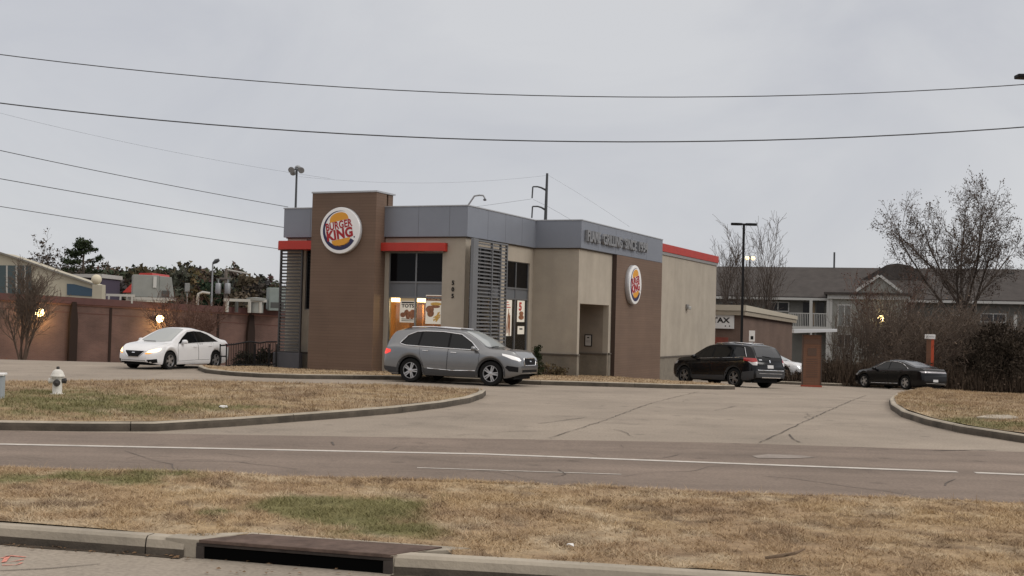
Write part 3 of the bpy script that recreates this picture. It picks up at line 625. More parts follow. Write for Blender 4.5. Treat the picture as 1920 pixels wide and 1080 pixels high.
# interior
it = MB().box(-7.4, -.4, 5.2, 5.3, 0, 3).box(-3.9, -3.8, .4, 5.2, 0, 3).build('interior_wall', M_orange, bld)
MB().box(-3.1, -2.55, 1.6, 1.7, 0, 2.5).box(-1.9, -1.55, 2.6, 2.7, 0, 2.3).build('interior_wall', mat('interior_timber', (.3, .13, .04), .6, var=.2), bld)
MB().box(-7.4, -.3, .3, 5.3, -.1, 0).build('interior_floor', M_floor, bld)
MB().box(-7.4, -.28, .28, 6.2, 3.02, 3.1).build('ceiling', mat('ceiling_tile', (.3, .25, .2), .9), bld)
MB().box(-1.1, -.95, 4.4, 4.6, 0, 2.4).box(-.8, -.7, 5.0, 5.1, 0, 2.6).build('interior_column', mat('yellow_trim', (.6, .38, .12), .6), bld)
def pendant(p, s=.17, h=.2):
    l = thing('pendant_lamp', p, 0, None, 'lamp')
    MB().box(-s, s, -s, s, -h / 2, h / 2).build('lamp_shade', M_lampglow, l, bevel=.02); MB().tube([(0, 0, h / 2), (0, 0, 3.02 - p.z)], .012, 6).build('rod', M_black, l); return l
for (px, py, d, s, txt) in ((741, 561.5, 45.6, .17, 'glowing amber pendant lamp in the front window nearest the brown tower'), (789, 562, 45.2, .17, 'glowing amber pendant lamp in the front window between the two food posters'),
                       (884, 566, 45.9, .13, 'upper left glowing pendant lamp seen behind the right louvre screen'), (905, 567, 46.4, .13, 'upper right glowing pendant lamp seen behind the right louvre screen'),
                       (883, 597, 46.2, .13, 'lower left glowing pendant lamp seen behind the right louvre screen'), (912, 597, 46.8, .12, 'lower right glowing pendant lamp seen behind the right louvre screen'), (944, 600, 46.9, .09, 'small glowing pendant lamp at the left edge of the side doors')):
    q = pendant(at(px, py, d), s, .18); q['label'] = txt; q['group'] = 'pendant lamps glowing inside the restaurant'
for p, en in (((-2.2, 1.6, 2.4), 60), ((-1.2, 3.6, 2.4), 60)):
    l = bpy.data.lights.new('interior_light', 'POINT'); l.energy = en; l.color = (1, .68, .32); l.shadow_soft_size = .2
    o = bpy.data.objects.new('interior_light', l); COL.objects.link(o); o.location = BM @ Vector(p)
# posters
M_ink = mat('black_ink', (.02, .018, .018), .7); M_food = mat('brown_print', (.28, .12, .06), .6, var=.5, vscale=9); M_fry = mat('yellow_print', (.65, .40, .10), .6, var=.3, vscale=25); M_redink = mat('red_print', (.5, .04, .03), .6); M_pap = mat('glowing_poster_paper', (.72, .69, .62), .6, emit=(.9, .8, .62), estr=.15); M_cream = mat('cream_print', (.7, .55, .33), .6)  # paper given a faint glow so the posters look lit
def disc(mb, cx, cy, rx, ry, z, n=18, M=None, rot=0):
    vs = []
    for i in range(n):
        a = 2 * PI * i / n; x, y = rx * math.cos(a), ry * math.sin(a); vs.append(Vector((cx + x * math.cos(rot) - y * math.sin(rot), cy + x * math.sin(rot) + y * math.cos(rot), 0)))
    return mb.prism([(v.x, v.y) for v in vs], z, z + .003, M)
def poster(o, right, w, h, label, fn):
    p = thing('window_poster', o, 0, label, 'poster', 'food posters in the restaurant windows', mw=BM @ frame(o, right, (0, 0, 1)))
    MB().box(-w / 2, w / 2, -h / 2, h / 2, 0, .006).build('sheet', M_pap, p); fn(p, w, h); return p
def pt(p, w, h):
    m = MB(); addtext(m, 'TOTS', Matrix.Translation((0, h * .17, .008)), .2, .001, bold=.008, sxy=(w * .8, h * .15)); m.box(-w * .4, w * .4, h * .27, h * .33, .007, .009).box(-w * .38, w * .4, -h * .38, -h * .35, .007, .009).box(-w * .38, w * .4, -h * .45, -h * .42, .007, .009).build('lettering', M_ink, p)
    m = MB(); [disc(m, x * w, y * h, w * .17, h * .1, .007 + .0004 * i, rot=i) for i, (x, y) in enumerate(((-.3, -.2), (-.08, -.1), (.15, -.17), (.33, -.08), (.3, -.24), (.02, -.25)))]; m.build('picture', M_food, p)
    MB().box(-w * .49, w * .49, h * .36, h * .49, .0065, .0075).build('banner', M_cream, p)
def pb(p, w, h):
    MB().box(-w * .48, w * .48, h * .3, h * .47, .0065, .0075).build('banner', M_food, p)
    m = MB(); disc(m, -.25 * w, 0, w * .24, h * .13, .007); disc(m, -.2 * w, -.14 * h, w * .2, h * .12, .0074, rot=.3); disc(m, .05 * w, .1 * h, w * .3, h * .05, .0078); m.build('picture', M_food, p)
    m = MB(); rs = random.Random(4)
    for i in range(12): m.prism([(-.16 * w, -.02), (.16 * w, -.02), (.16 * w, .02), (-.16 * w, .02)], .0082 + i * .0003, .0085 + i * .0003, Matrix.Translation((.17 * w + rs.uniform(-.1, .1) * w, -.24 * h + rs.uniform(-.1, .1) * h, 0)) @ Matrix.Rotation(rs.uniform(.2, 1.4), 4, 'Z'))
    disc(m, .1 * w, .19 * h, w * .33, h * .06, .007); m.build('picture', M_fry, p)
    m = MB(); addtext(m, 'MEAL', Matrix.Translation((0, h * .39, .008)), .1, .001, sxy=(w * .7, h * .1)); m.build('lettering', M_cream, p)
def pf(p, w, h):
    m = MB(); [m.box(-w * .4, w * b, h * a, h * (a + .025), .007, .009) for a, b in ((.42, -.05), (.35, .1), (.28, .3))]; m.build('lettering', M_redink, p)
    m = MB(); rs = random.Random(9)
    for i in range(8): m.prism([(-.03, -.28 * h), (.03, -.28 * h), (.03, .28 * h), (-.03, .28 * h)], .007 + i * .0004, .0074 + i * .0004, Matrix.Translation((rs.uniform(-.3, .3) * w, -.12 * h + rs.uniform(-.1, .1) * h, 0)) @ Matrix.Rotation(rs.uniform(-.25, .25), 4, 'Z'))
    m.build('picture', M_food, p)
def pg(p, w, h):
    m = MB(); addtext(m, '5', Matrix.Translation((-w * .1, h * .22, .008)), .2, .001, bold=.01, sxy=(w * .4, h * .4)); m.build('lettering', M_redink, p)
    disc(MB(), .05 * w, -.1 * h, w * .3, h * .1, .007).build('picture', M_food, p); disc(MB(), .05 * w, -.28 * h, w * .36, h * .12, .0074).build('picture', M_food, p)
poster((-2.35, .078, 2.27), (1, 0, 0), .66, .92, 'white window poster with TOTS in black above brown potato bites', pt)
poster((-1.25, .078, 2.31), (1, 0, 0), .70, 1.06, 'window poster showing a burger and yellow fries at the right of the front window', pb)
poster((-.078, 4.12, 2.08), (0, 1, 0), .62, 1.42, 'tall narrow window poster with red lines and chicken strips on the left side door', pf)
poster((-.078, 5.33, 2.36), (0, 1, 0), .74, .86, 'window poster with a red numeral over a burger on the right side door', pg)
p = thing('door_notice', (0, 0, 0), 0, 'small white notice below the burger poster on the right side door', 'notice', mw=BM @ frame((-.078, 5.38, 1.6), (0, 1, 0), (0, 0, 1)))
MB().box(-.33, .33, -.16, .16, 0, .006).build('sheet', M_pap, p); MB().box(-.15, .15, .02, .08, .0065, .0075).build('lettering', M_ink, p)
p = thing('framed_notice', (0, 0, 0), 0, 'black framed white notice on the wall inside the drive-through recess', 'notice', mw=BM @ frame((1.1, 10.055, 1.2), (1, 0, 0), (0, 0, 1)))
MB().box(-.17, .17, -.26, .26, .001, .03).build('frame', M_black, p); MB().box(-.13, .13, -.22, .22, .031, .034).build('sheet', mat('notice_paper', (.45, .43, .41), .7), p)
MB().box(-.05, .05, .1, .15, .0345, .036).box(-.09, .09, -.02, -.01, .0345, .036).box(-.09, .09, -.07, -.06, .0345, .036).build('lettering', M_ink, p)
hn = thing('house_number', (0, 0, 0), 0, 'black house number 505 set vertically on the front wall', 'number', mw=BM @ frame((-.46, -.002, 3.05), (1, 0, 0), (0, 0, 1)))
for i, ch in enumerate('505'):
    m_ = MB(); addtext(m_, ch, Matrix.Translation((0, .24 - .24 * i, .015)), .22, .012, bold=.004); m_.build('numeral', M_black, hn)
# round signs
M_navy = mat('navy_vinyl', (.018, .018, .075), .4); M_bun = mat('orange_bun_vinyl', (.72, .33, .03), .4); M_logo = mat('red_lettering_vinyl', (.36, .008, .012), .4); M_face = mat('sign_face_white', (.74, .73, .72), .35, emit=(1, 1, 1), estr=.06); M_rim = mat('sign_rim', (.55, .56, .58), .35, metal=.3)
def round_sign(o, right, rad, th, label):
    s = thing('round_sign', o, 0, label, 'sign', 'round restaurant signs', mw=BM @ frame(o, right, (0, 0, 1)))
    MB().lathe([(rad * .985, 0), (rad, .02), (rad, th - .03), (rad * .985, th - .012), (rad * .96, th - .004), (rad * .94, th - .004)], 56).build('rim', M_rim, s, smooth=40)
    MB().lathe([(rad * .985, th - .0035), (rad * .975, th + .012), (rad * .9, th + .02), (.001, th + .02)], 56).build('face', M_face, s, smooth=40)
    z = th + .022; m = MB(); n = 44; a0, a1 = R(-31), R(-285); vs = []
    for i in range(n + 1):
        t = i / n; a = a0 + (a1 - a0) * t
        tk = .20 * (1 if t < .25 else max(0, 1 - ((t - .25) / .75)) ** 1.0 * .93 + .02); ro = .845; ri = ro - tk
        if t < .02: tk = .2
        for r_ in (ro, ri):
            for h in (0, .004): vs.append((rad * r_ * math.cos(a), rad * r_ * math.sin(a) - .0 * rad, z + h))
    fs = [(4 * i + 1, 4 * i + 3, 4 * i + 7, 4 * i + 5) for i in range(n)] + [(4 * i, 4 * i + 1, 4 * i + 5, 4 * i + 4) for i in range(n)] + [(4 * i + 2, 4 * i + 6, 4 * i + 7, 4 * i + 3) for i in range(n)]
    m.add(vs, fs).build('swoosh', M_navy, s)
    def bun(cx, cy, w, h, up, rot):
        pts = []
        for i in range(25):
            a = PI * i / 24; x = w * math.cos(a); y = h * math.sin(a) ** .75 * up; pts.append((x, y))
        if up < 0: pts = pts[::-1]
        return MB().prism([(rad * (cx + x * math.cos(rot) - y * math.sin(rot)), rad * (cy + x * math.sin(rot) + y * math.cos(rot))) for x, y in pts], z, z + .004)
    bun(-.04, .41, .47, .36, 1, R(11)).build('upper_bun', M_bun, s); bun(.06, -.37, .46, .31, -1, R(11)).build('lower_bun', M_bun, s)
    Mr = Matrix.Rotation(R(10), 4, 'Z')
    m = MB(); addtext(m, 'BURGER', Matrix.Translation((-.05 * rad, .235 * rad, z + .006)) @ Mr, .3, .003, bold=.009, spacing=1.06, sxy=(1.32 * rad, .34 * rad)); m.build('lettering', M_logo, s)
    m = MB(); addtext(m, 'KING', Matrix.Translation((-.0 * rad, -.155 * rad, z + .006)) @ Mr, .3, .003, bold=.014, spacing=1.05, sxy=(1.30 * rad, .44 * rad)); m.build('lettering', M_logo, s)
    m = MB(); disc(m, rad * .73, -rad * .28, rad * .035, rad * .035, z); m.build('mark', M_navy, s); return s
round_sign((-4.76, -.752, 5.16), (1, 0, 0), .87, .16, 'round white sign lettered BURGER KING high on the front brown plank tower')
round_sign((2.202, 12.4, 3.72), (0, 1, 0), .88, .2, 'round white sign lettered BURGER KING on the side brown plank panel')
lt = thing('wall_lettering', (0, 0, 0), 0, 'raised grey metal letters FLAME GRILLING SINCE 1954 along the side fascia', 'lettering', mw=BM @ frame((2.132, 10.55, 5.5), (0, 1, 0), (0, 0, 1)))
M_let = mat('grey_metal_letter', (.27, .275, .285), .45, metal=.4)
x = -4.0
for wd, wl in (('FLAME', 1.55), ('GRILLING', 2.45), ('SINCE', 1.65), ('1954', 1.3)):
    m_ = MB(); addtext(m_, wd, Matrix.Translation((x + wl / 2, 0, .08)), .45, .06, bold=.016, sxy=(wl, .46)); m_.build('lettering', M_let, lt); x += wl + .36
# wall pack on the rear part of the side wall
wp = thing('wall_light', (0, 0, 0), 0, 'unlit grey box light on the rear side wall under the red band', 'wall light', mw=BM @ frame((2.0, 22.3, 2.94), (0, 1, 0), (0, 0, 1)))
MB().prism([(-.2, -.12), (.2, -.12), (.2, .12), (-.2, .12)], 0, .1).build('housing', mat('bronze_grey', (.22, .21, .2), .5), wp, bevel=.02); MB().prism([(-.17, -.15), (.17, -.15), (.17, .02), (-.17, .02)], .1, .22).build('lens', mat('dull_lens', (.4, .4, .38), .3), wp, bevel=.03)
# ================================================================== CARS
def interp(pts, x):
    P = sorted(pts); xs = np.array([p[0] for p in P]); ys = np.array([p[1] for p in P]); n = len(xs)
    d = np.diff(ys) / np.diff(xs); m = np.zeros(n); m[0] = d[0]; m[-1] = d[-1]
    for i in range(1, n - 1): m[i] = 0 if d[i - 1] * d[i] <= 0 else 2 * d[i - 1] * d[i] / (d[i - 1] + d[i])
    x = min(max(x, xs[0]), xs[-1]); i = min(max(int(np.searchsorted(xs, x)) - 1, 0), n - 2); h = xs[i + 1] - xs[i]; t = (x - xs[i]) / h
    return float((2 * t**3 - 3 * t**2 + 1) * ys[i] + (t**3 - 2 * t**2 + t) * h * m[i] + (-2 * t**3 + 3 * t**2) * ys[i + 1] + (t**3 - t**2) * h * m[i + 1])
M_tyre = mat('tyre_rubber', (.014, .014, .014), .9, spec=.15); M_alloy = mat('alloy_rim', (.55, .55, .56), .3, metal=.8); M_dalloy = mat('dark_alloy', (.25, .25, .26), .35, metal=.8)
M_trim = mat('black_trim', (.01, .01, .011), .7, spec=.15); M_chrome = mat('chrome', (.75, .76, .78), .15, metal=1); M_cglass = mat('car_glass', (.005, .006, .007), .04, spec=.35)
M_wshield = mat('windshield_glass_sheen', (.33, .35, .345), .06, ior=1.8); M_plate = mat('plate', (.6, .6, .6), .5)  # windshield base colour lightened to paint in a bright reflection
M_tail = mat('tail_lamp_red', (.35, .015, .015), .2, coat=.5); M_tail_on = mat('tail_lamp_lit', (.5, .03, .03), .2, emit=(1, .06, .04), estr=.9)
M_head = mat('head_lamp', (.55, .56, .58), .12, metal=.4, coat=1); M_head_on = mat('head_lamp_lit', (.9, .8, .6), .2, emit=(1, .66, .3), estr=2.2); M_drl = mat('head_lamp_white', (.8, .8, .8), .15, emit=(1, .95, .9), estr=.25); M_amber = mat('amber_lens', (.8, .3, .03), .3, emit=(1, .4, .05), estr=.5)
M_clear = mat('clear_lens', (.6, .58, .58), .15, coat=.5)
def catmull(pts, k):
    out = []; n = len(pts)
    for i in range(n - 1):
        p0, p1, p2, p3 = pts[max(i - 1, 0)], pts[i], pts[i + 1], pts[min(i + 2, n - 1)]
        for j in range(k):
            t = j / k
            out.append(tuple(.5 * (2 * b + (c - a) * t + (2 * a - 5 * b + 4 * c - d) * t * t + (3 * b - a - 3 * c + d) * t**3) for a, b, c, d in zip(p0, p1, p2, p3)))
    out.append(pts[-1]); return out
def car(name, label, cat, sp_, paint, lit=(None, None), rim=M_alloy, spokes=5):
    L, Wd, wb, xf, Rw = sp_['L'], sp_['W'], sp_['wb'], sp_['xf'], sp_['R']; xr = xf - wb; sill = sp_['sill']
    root = thing(name, (0, 0, 0), 0, label, cat)
    top, belt, wid = sp_['top'], sp_['belt'], sp_['wid']; Ra = Rw + .055
    xs = list(np.linspace(-L / 2, L / 2, 64)) + [-L / 2 + .02, -L / 2 + .05, L / 2 - .02, L / 2 - .05]
    for xa in (xf, xr): xs += [xa + Ra * math.cos(a) for a in np.linspace(0, PI, 15)] + [xa + Ra + .012, xa - Ra - .012]
    xs = sorted(set(round(float(x), 4) for x in xs)); rings = []
    for x in xs:
        zt = interp(top, x); zb_ = min(interp(belt, x), zt - .012); w = interp(wid, x); zl = sill + .14 * max(0, (abs(x) - L / 2 + .5) / .5) ** 2 * sp_.get('lift', .6)
        for xa in (xf, xr):
            if abs(x - xa) <= Ra: zl = max(zl, Rw + math.sqrt(max(0, Ra * Ra - (x - xa) ** 2)))
        tum = sp_.get('tumble', .34); cab = zt - zb_
        zf1 = zb_ + cab * .9; ye = w - .055 - .03 * min(1, cab / .1) - tum * (zf1 - zb_); roofr = min(.14, ye * .3)
        za = max(zl + .05, sill + .10); zc = max(zl + .1, sill + .34); zd = max(zl + .13, zb_ - .10)
        sec = [(w - .05, zl), (w - .012, za), (w + .004, zc), (w - .004, zd), (w - .045, zb_), (ye, zf1), (ye - roofr, zt - .018 * min(1, cab / .3) - .004), (ye * .5, zt + .004), (0, zt + .008)]
        sec = catmull(sec[:5], 3) + catmull(sec[4:6], 4)[1:] + catmull(sec[5:], 3)[1:]
        if sp_.get('crease'):
            zcr = sp_['crease']
        nose = interp(sp_['nose'], 0) if False else 0
        rr_ = []
        for y, z in sec:
            dx = 0
            if x > L / 2 - .55: dx = interp(sp_['nose'], z) * ((x - L / 2 + .55) / .55) ** 1.5
            if x < -L / 2 + .5: dx = -interp(sp_['tail'], z) * ((-L / 2 + .5 - x) / .5) ** 1.5
            rr_.append((x + dx, y, z))
        rings.append(rr_)
    k = len(rings[0]); vs = []
    for r_ in rings: vs += r_ + [(x, -y, z) for x, y, z in r_[-2::-1]]
    kk = 2 * k - 1; mb = MB()
    mb.add(vs, [(i * kk + j, i * kk + j + 1, (i + 1) * kk + j + 1, (i + 1) * kk + j) for i in range(len(rings) - 1) for j in range(kk - 1)] + [(e_ + j, e_ + j + 1, e_ + kk - 2 - j, e_ + kk - 1 - j) if j < k - 2 else (e_ + j, e_ + j + 1, e_ + j + 2) for e_ in (0, (len(rings) - 1) * kk) for j in range(k - 1)])
    body = mb.build('body', paint, root, smooth=38)
    b = bmesh.new(); b.from_mesh(body.data); bmesh.ops.triangulate(b, faces=b.faces); bvh = BVHTree.FromBMesh(b); b.free()
    def proj(pts2, view, off):
        out = []
        for a, c in pts2:
            if view == 'L': o, d = (a, 3, c), (0, -1, 0)
            elif view == 'R': o, d = (a, -3, c), (0, 1, 0)
            elif view == 'F': o, d = (5, a, c), (-1, 0, 0)
            elif view == 'B': o, d = (-5, a, c), (1, 0, 0)
            elif view == 'T': o, d = (a, c, 4), (0, 0, -1)
            elif view[0] == 'A':    # oblique azimuth: a is sideways, c is z
                az = R(float(view[1:])); d = Vector((-math.cos(az), -math.sin(az), 0)); s_ = Vector((-math.sin(az), math.cos(az), 0)); 
                az_ = float(view[1:]); cx_ = (L / 2 - .32) if abs(az_) < 90 else (-L / 2 + .22); cy_ = (Wd / 2 - .2) * (1 if az_ > 0 else -1)
                o = s_ * (a + s_.x * cx_ + s_.y * cy_) - d * 5 + Vector((0, 0, c))
            h = bvh.ray_cast(Vector(o), Vector(d).normalized())
            if h[0] is None: out.append(None); continue
            nr = h[1]
            if nr.dot(Vector(d)) > 0: nr = -nr
            out.append(h[0] + nr * off)
        return out
    def patch(nm, poly, view, off, m, parent=root, step=.07, th=0):
        vs_, fs_ = tri2d(poly, step, step * .6); P = proj(vs_, view, off)
        ok = [f for f in fs_ if all(P[i] is not None for i in f)]
        if not ok: return None
        P = [p or Vector((0, 0, 0)) for p in P]
        mb_ = MB().add(P, ok); me_o = mb_.build(nm, m, parent, smooth=50, recalc=False)
        bb = bmesh.new(); bb.from_mesh(me_o.data); bmesh.ops.delete(bb, geom=[v for v in bb.verts if not v.link_faces], context='VERTS')
        # outward
        vw = {'L': (0, 1, 0), 'R': (0, -1, 0), 'F': (1, 0, 0), 'B': (-1, 0, 0), 'T': (0, 0, 1)}.get(view)
        if vw is None: az = R(float(view[1:])); vw = (math.cos(az), math.sin(az), 0)
        for f in bb.faces:
            if f.normal.dot(Vector(vw)) < 0: f.normal_flip()
        bb.to_mesh(me_o.data); bb.free(); return me_o
    def strip(nm, pts, view, off, rad, m, parent=root):
        P = [p for p in proj([q for q in resample(pts, .05, False)], view, off) if p is not None]
        return MB().tube(P, rad, 6).build(nm, m, parent, smooth=60)
    # inner floor
    MB().box(-L / 2 + .25, L / 2 - .25, -Wd / 2 + .3, Wd / 2 - .3, sill - .03, .7).build('underbody', M_trim, root)
    for xa in (xf, xr): MB().box(xa - Ra, xa + Ra, -Wd / 2 + .28, Wd / 2 - .28, sill, .75).build('wheel_well', M_trim, root)
    # wheels
    for xa in (xf, xr):
        for sy in (1, -1):
            wy = sy * (Wd / 2 - .135)
            wl = thing('wheel', (xa, wy, Rw), 0, None, None); wl.parent = root
            Mw = Matrix.Rotation(-sy * PI / 2, 4, 'X')
            rr2 = Rw * .67
            MB().lathe([(rr2, -.105), (Rw - .03, -.115), (Rw - .006, -.09), (Rw, -.05), (Rw, .05), (Rw - .006, .09), (Rw - .03, .115), (rr2, .105), (rr2 - .012, .07), (rr2 - .012, -.05)], 36, Mw).build('tyre', M_tyre, wl, smooth=40)
            rm = MB().lathe([(rr2 - .013, .04), (.0005, .04)][::-1], 28, Mw).build('rim_back', M_trim, wl)
            m = MB(); m.lathe([(rr2, .075), (rr2 + .004, .1), (rr2 - .012, .1), (rr2 - .02, .06)], 32, Mw, cap=False); m.lathe([(.055, .05), (.055, .09), (.03, .098), (.001, .098)], 16, Mw)
            for i in range(spokes):
                for dd in ((-.16, .16) if spokes == 5 else (0,)):
                    a = 2 * PI * i / spokes; w1 = .02 if spokes == 5 else .03
                    q = [(.03, -w1 + dd * .1), (.03, w1 + dd * .1), (rr2 - .01, w1 * .9 + dd * rr2 * .9), (rr2 - .01, -w1 * .9 + dd * rr2 * .9)]
                    m.prism(q, .055, .088, Mw @ Matrix.Rotation(a, 4, 'Z'))
            m.build('rim', rim, wl, smooth=35)
    # arch cladding
    if sp_.get('clad'):
        for xa in (xf, xr):
            for v in 'LR':
                pts = [(xa + (Ra + .015) * math.cos(a), Rw + (Ra + .015) * math.sin(a)) for a in np.linspace(.02, PI - .02, 15)]
                poly = [(xa + (Ra + .06) * math.cos(a), max(Rw + (Ra + .06) * math.sin(a), sill + .02)) for a in np.linspace(-.25, PI + .25, 19)] + [(xa + (Ra + .004) * math.cos(a), max(Rw + (Ra + .004) * math.sin(a), sill + .02)) for a in np.linspace(PI + .05, -.05, 19)]
                patch('arch_cladding', poly, v, .012, sp_.get('cladm', M_trim), step=.05)
        for v in 'LR': patch('sill_cladding', [(xr + Ra + .07, sill + .015), (xf - Ra - .07, sill + .015), (xf - Ra - .07, sill + .17), (xr + Ra + .07, sill + .2)], v, .012, sp_.get('cladm', M_trim))
    # glazing
    for v in 'LR':
        if sp_.get('dlo_trim'):
            P = sp_['dlo']; strip('window_trim', P + P[:1], v, .006, .016, sp_['dlo_trim'])
        for poly in sp_['wins']: patch('side_window', poly, v, .006, M_cglass, step=.06)
        patch('window_surround', sp_['dlo'], v, .0035, M_trim, step=.06)
        for i, dr_ in enumerate(sp_['doors']):
            g_ = patch('door', dr_, v, .0052, paint, step=.08)
            big = [(p[0] + .009 * (1 if p[0] > sum(q[0] for q in dr_) / len(dr_) else -1), p[1] + .009 * (1 if p[1] > sum(q[1] for q in dr_) / len(dr_) else -1)) for p in dr_]
            patch('door_seam', big, v, .0026, M_trim, g_, step=.08)
            hx = min(q[0] for q in dr_) + .13; hz = sp_['hz'] + (.03 if i else 0)
            strip('handle', [(hx, hz), (hx + .2, hz - .008)], v, .03, .014, sp_.get('handlem', paint), g_)
    for nm, view, poly, m in sp_['patches']:
        for q in (poly,): patch(nm, q, view, .007, m, step=.05)
    for nm, view, poly, m, off, rad in sp_['strips']: strip(nm, poly, view, off, rad, m)
    mxx, mz = sp_['mirror']
    for sy in (1, -1):
        m = MB().lathe([(.001, -.1), (.05, -.095), (.075, -.05), (.08, .02), (.07, .085), (.03, .11), (.001, .112)], 14, Matrix.Translation((mxx, sy * (Wd / 2 + .07), mz)) @ Matrix.Diagonal((.9, 1, 1, 1)) @ Matrix.Rotation(PI / 2, 4, 'X'))
        m.tube([(mxx, sy * (Wd / 2 - .09), mz - .06), (mxx, sy * (Wd / 2 + .03), mz - .04)], .03, 8)
        m.build('mirror', sp_.get('mirrorm', paint), root, smooth=50)
    return root
def place(root, mid, head, near_side, sp_, dz=0.):
    """mid = ground point midway between the two near wheels"""
    h = Vector((math.cos(head), math.sin(head), 0)); lft = Vector((-h.y, h.x, 0)); yt = sp_['W'] / 2 - .06
    c = Vector((mid[0], mid[1], 0)) - h * (sp_['xf'] - sp_['wb'] / 2) - lft * (yt * near_side)
    P = []
    for a, s in ((sp_['xf'], 1), (sp_['xf'], -1), (sp_['xf'] - sp_['wb'], 1), (sp_['xf'] - sp_['wb'], -1)):
        q = c + h * a + lft * (s * yt); P.append(Vector((q.x, q.y, Z(q.x, q.y))))
    f = (P[0] + P[1]) / 2 - (P[2] + P[3]) / 2; f.normalize(); l = (P[0] + P[2]) / 2 - (P[1] + P[3]) / 2; u = f.cross(l).normalized(); l = u.cross(f)
    m = Matrix((f, l, u)).transposed().to_4x4(); rc = sum((p for p in P), Vector()) / 4 - f * (sp_['xf'] - sp_['wb'] / 2); m.translation = rc + Vector((0, 0, .004 + dz)); root.matrix_world = m
P_grey = mat('grey_metallic_paint', (.222, .225, .23), .28, metal=.75, coat=.8, var=.04, vscale=6); P_white = mat('white_car_paint', (.74, .74, .75), .35, coat=.6, var=.03, vscale=3); P_black = mat('black_car_paint', (.004, .004, .005), .16, spec=.3, coat=.12)
M_claddk = mat('charcoal_cladding', (.035, .035, .037), .7)
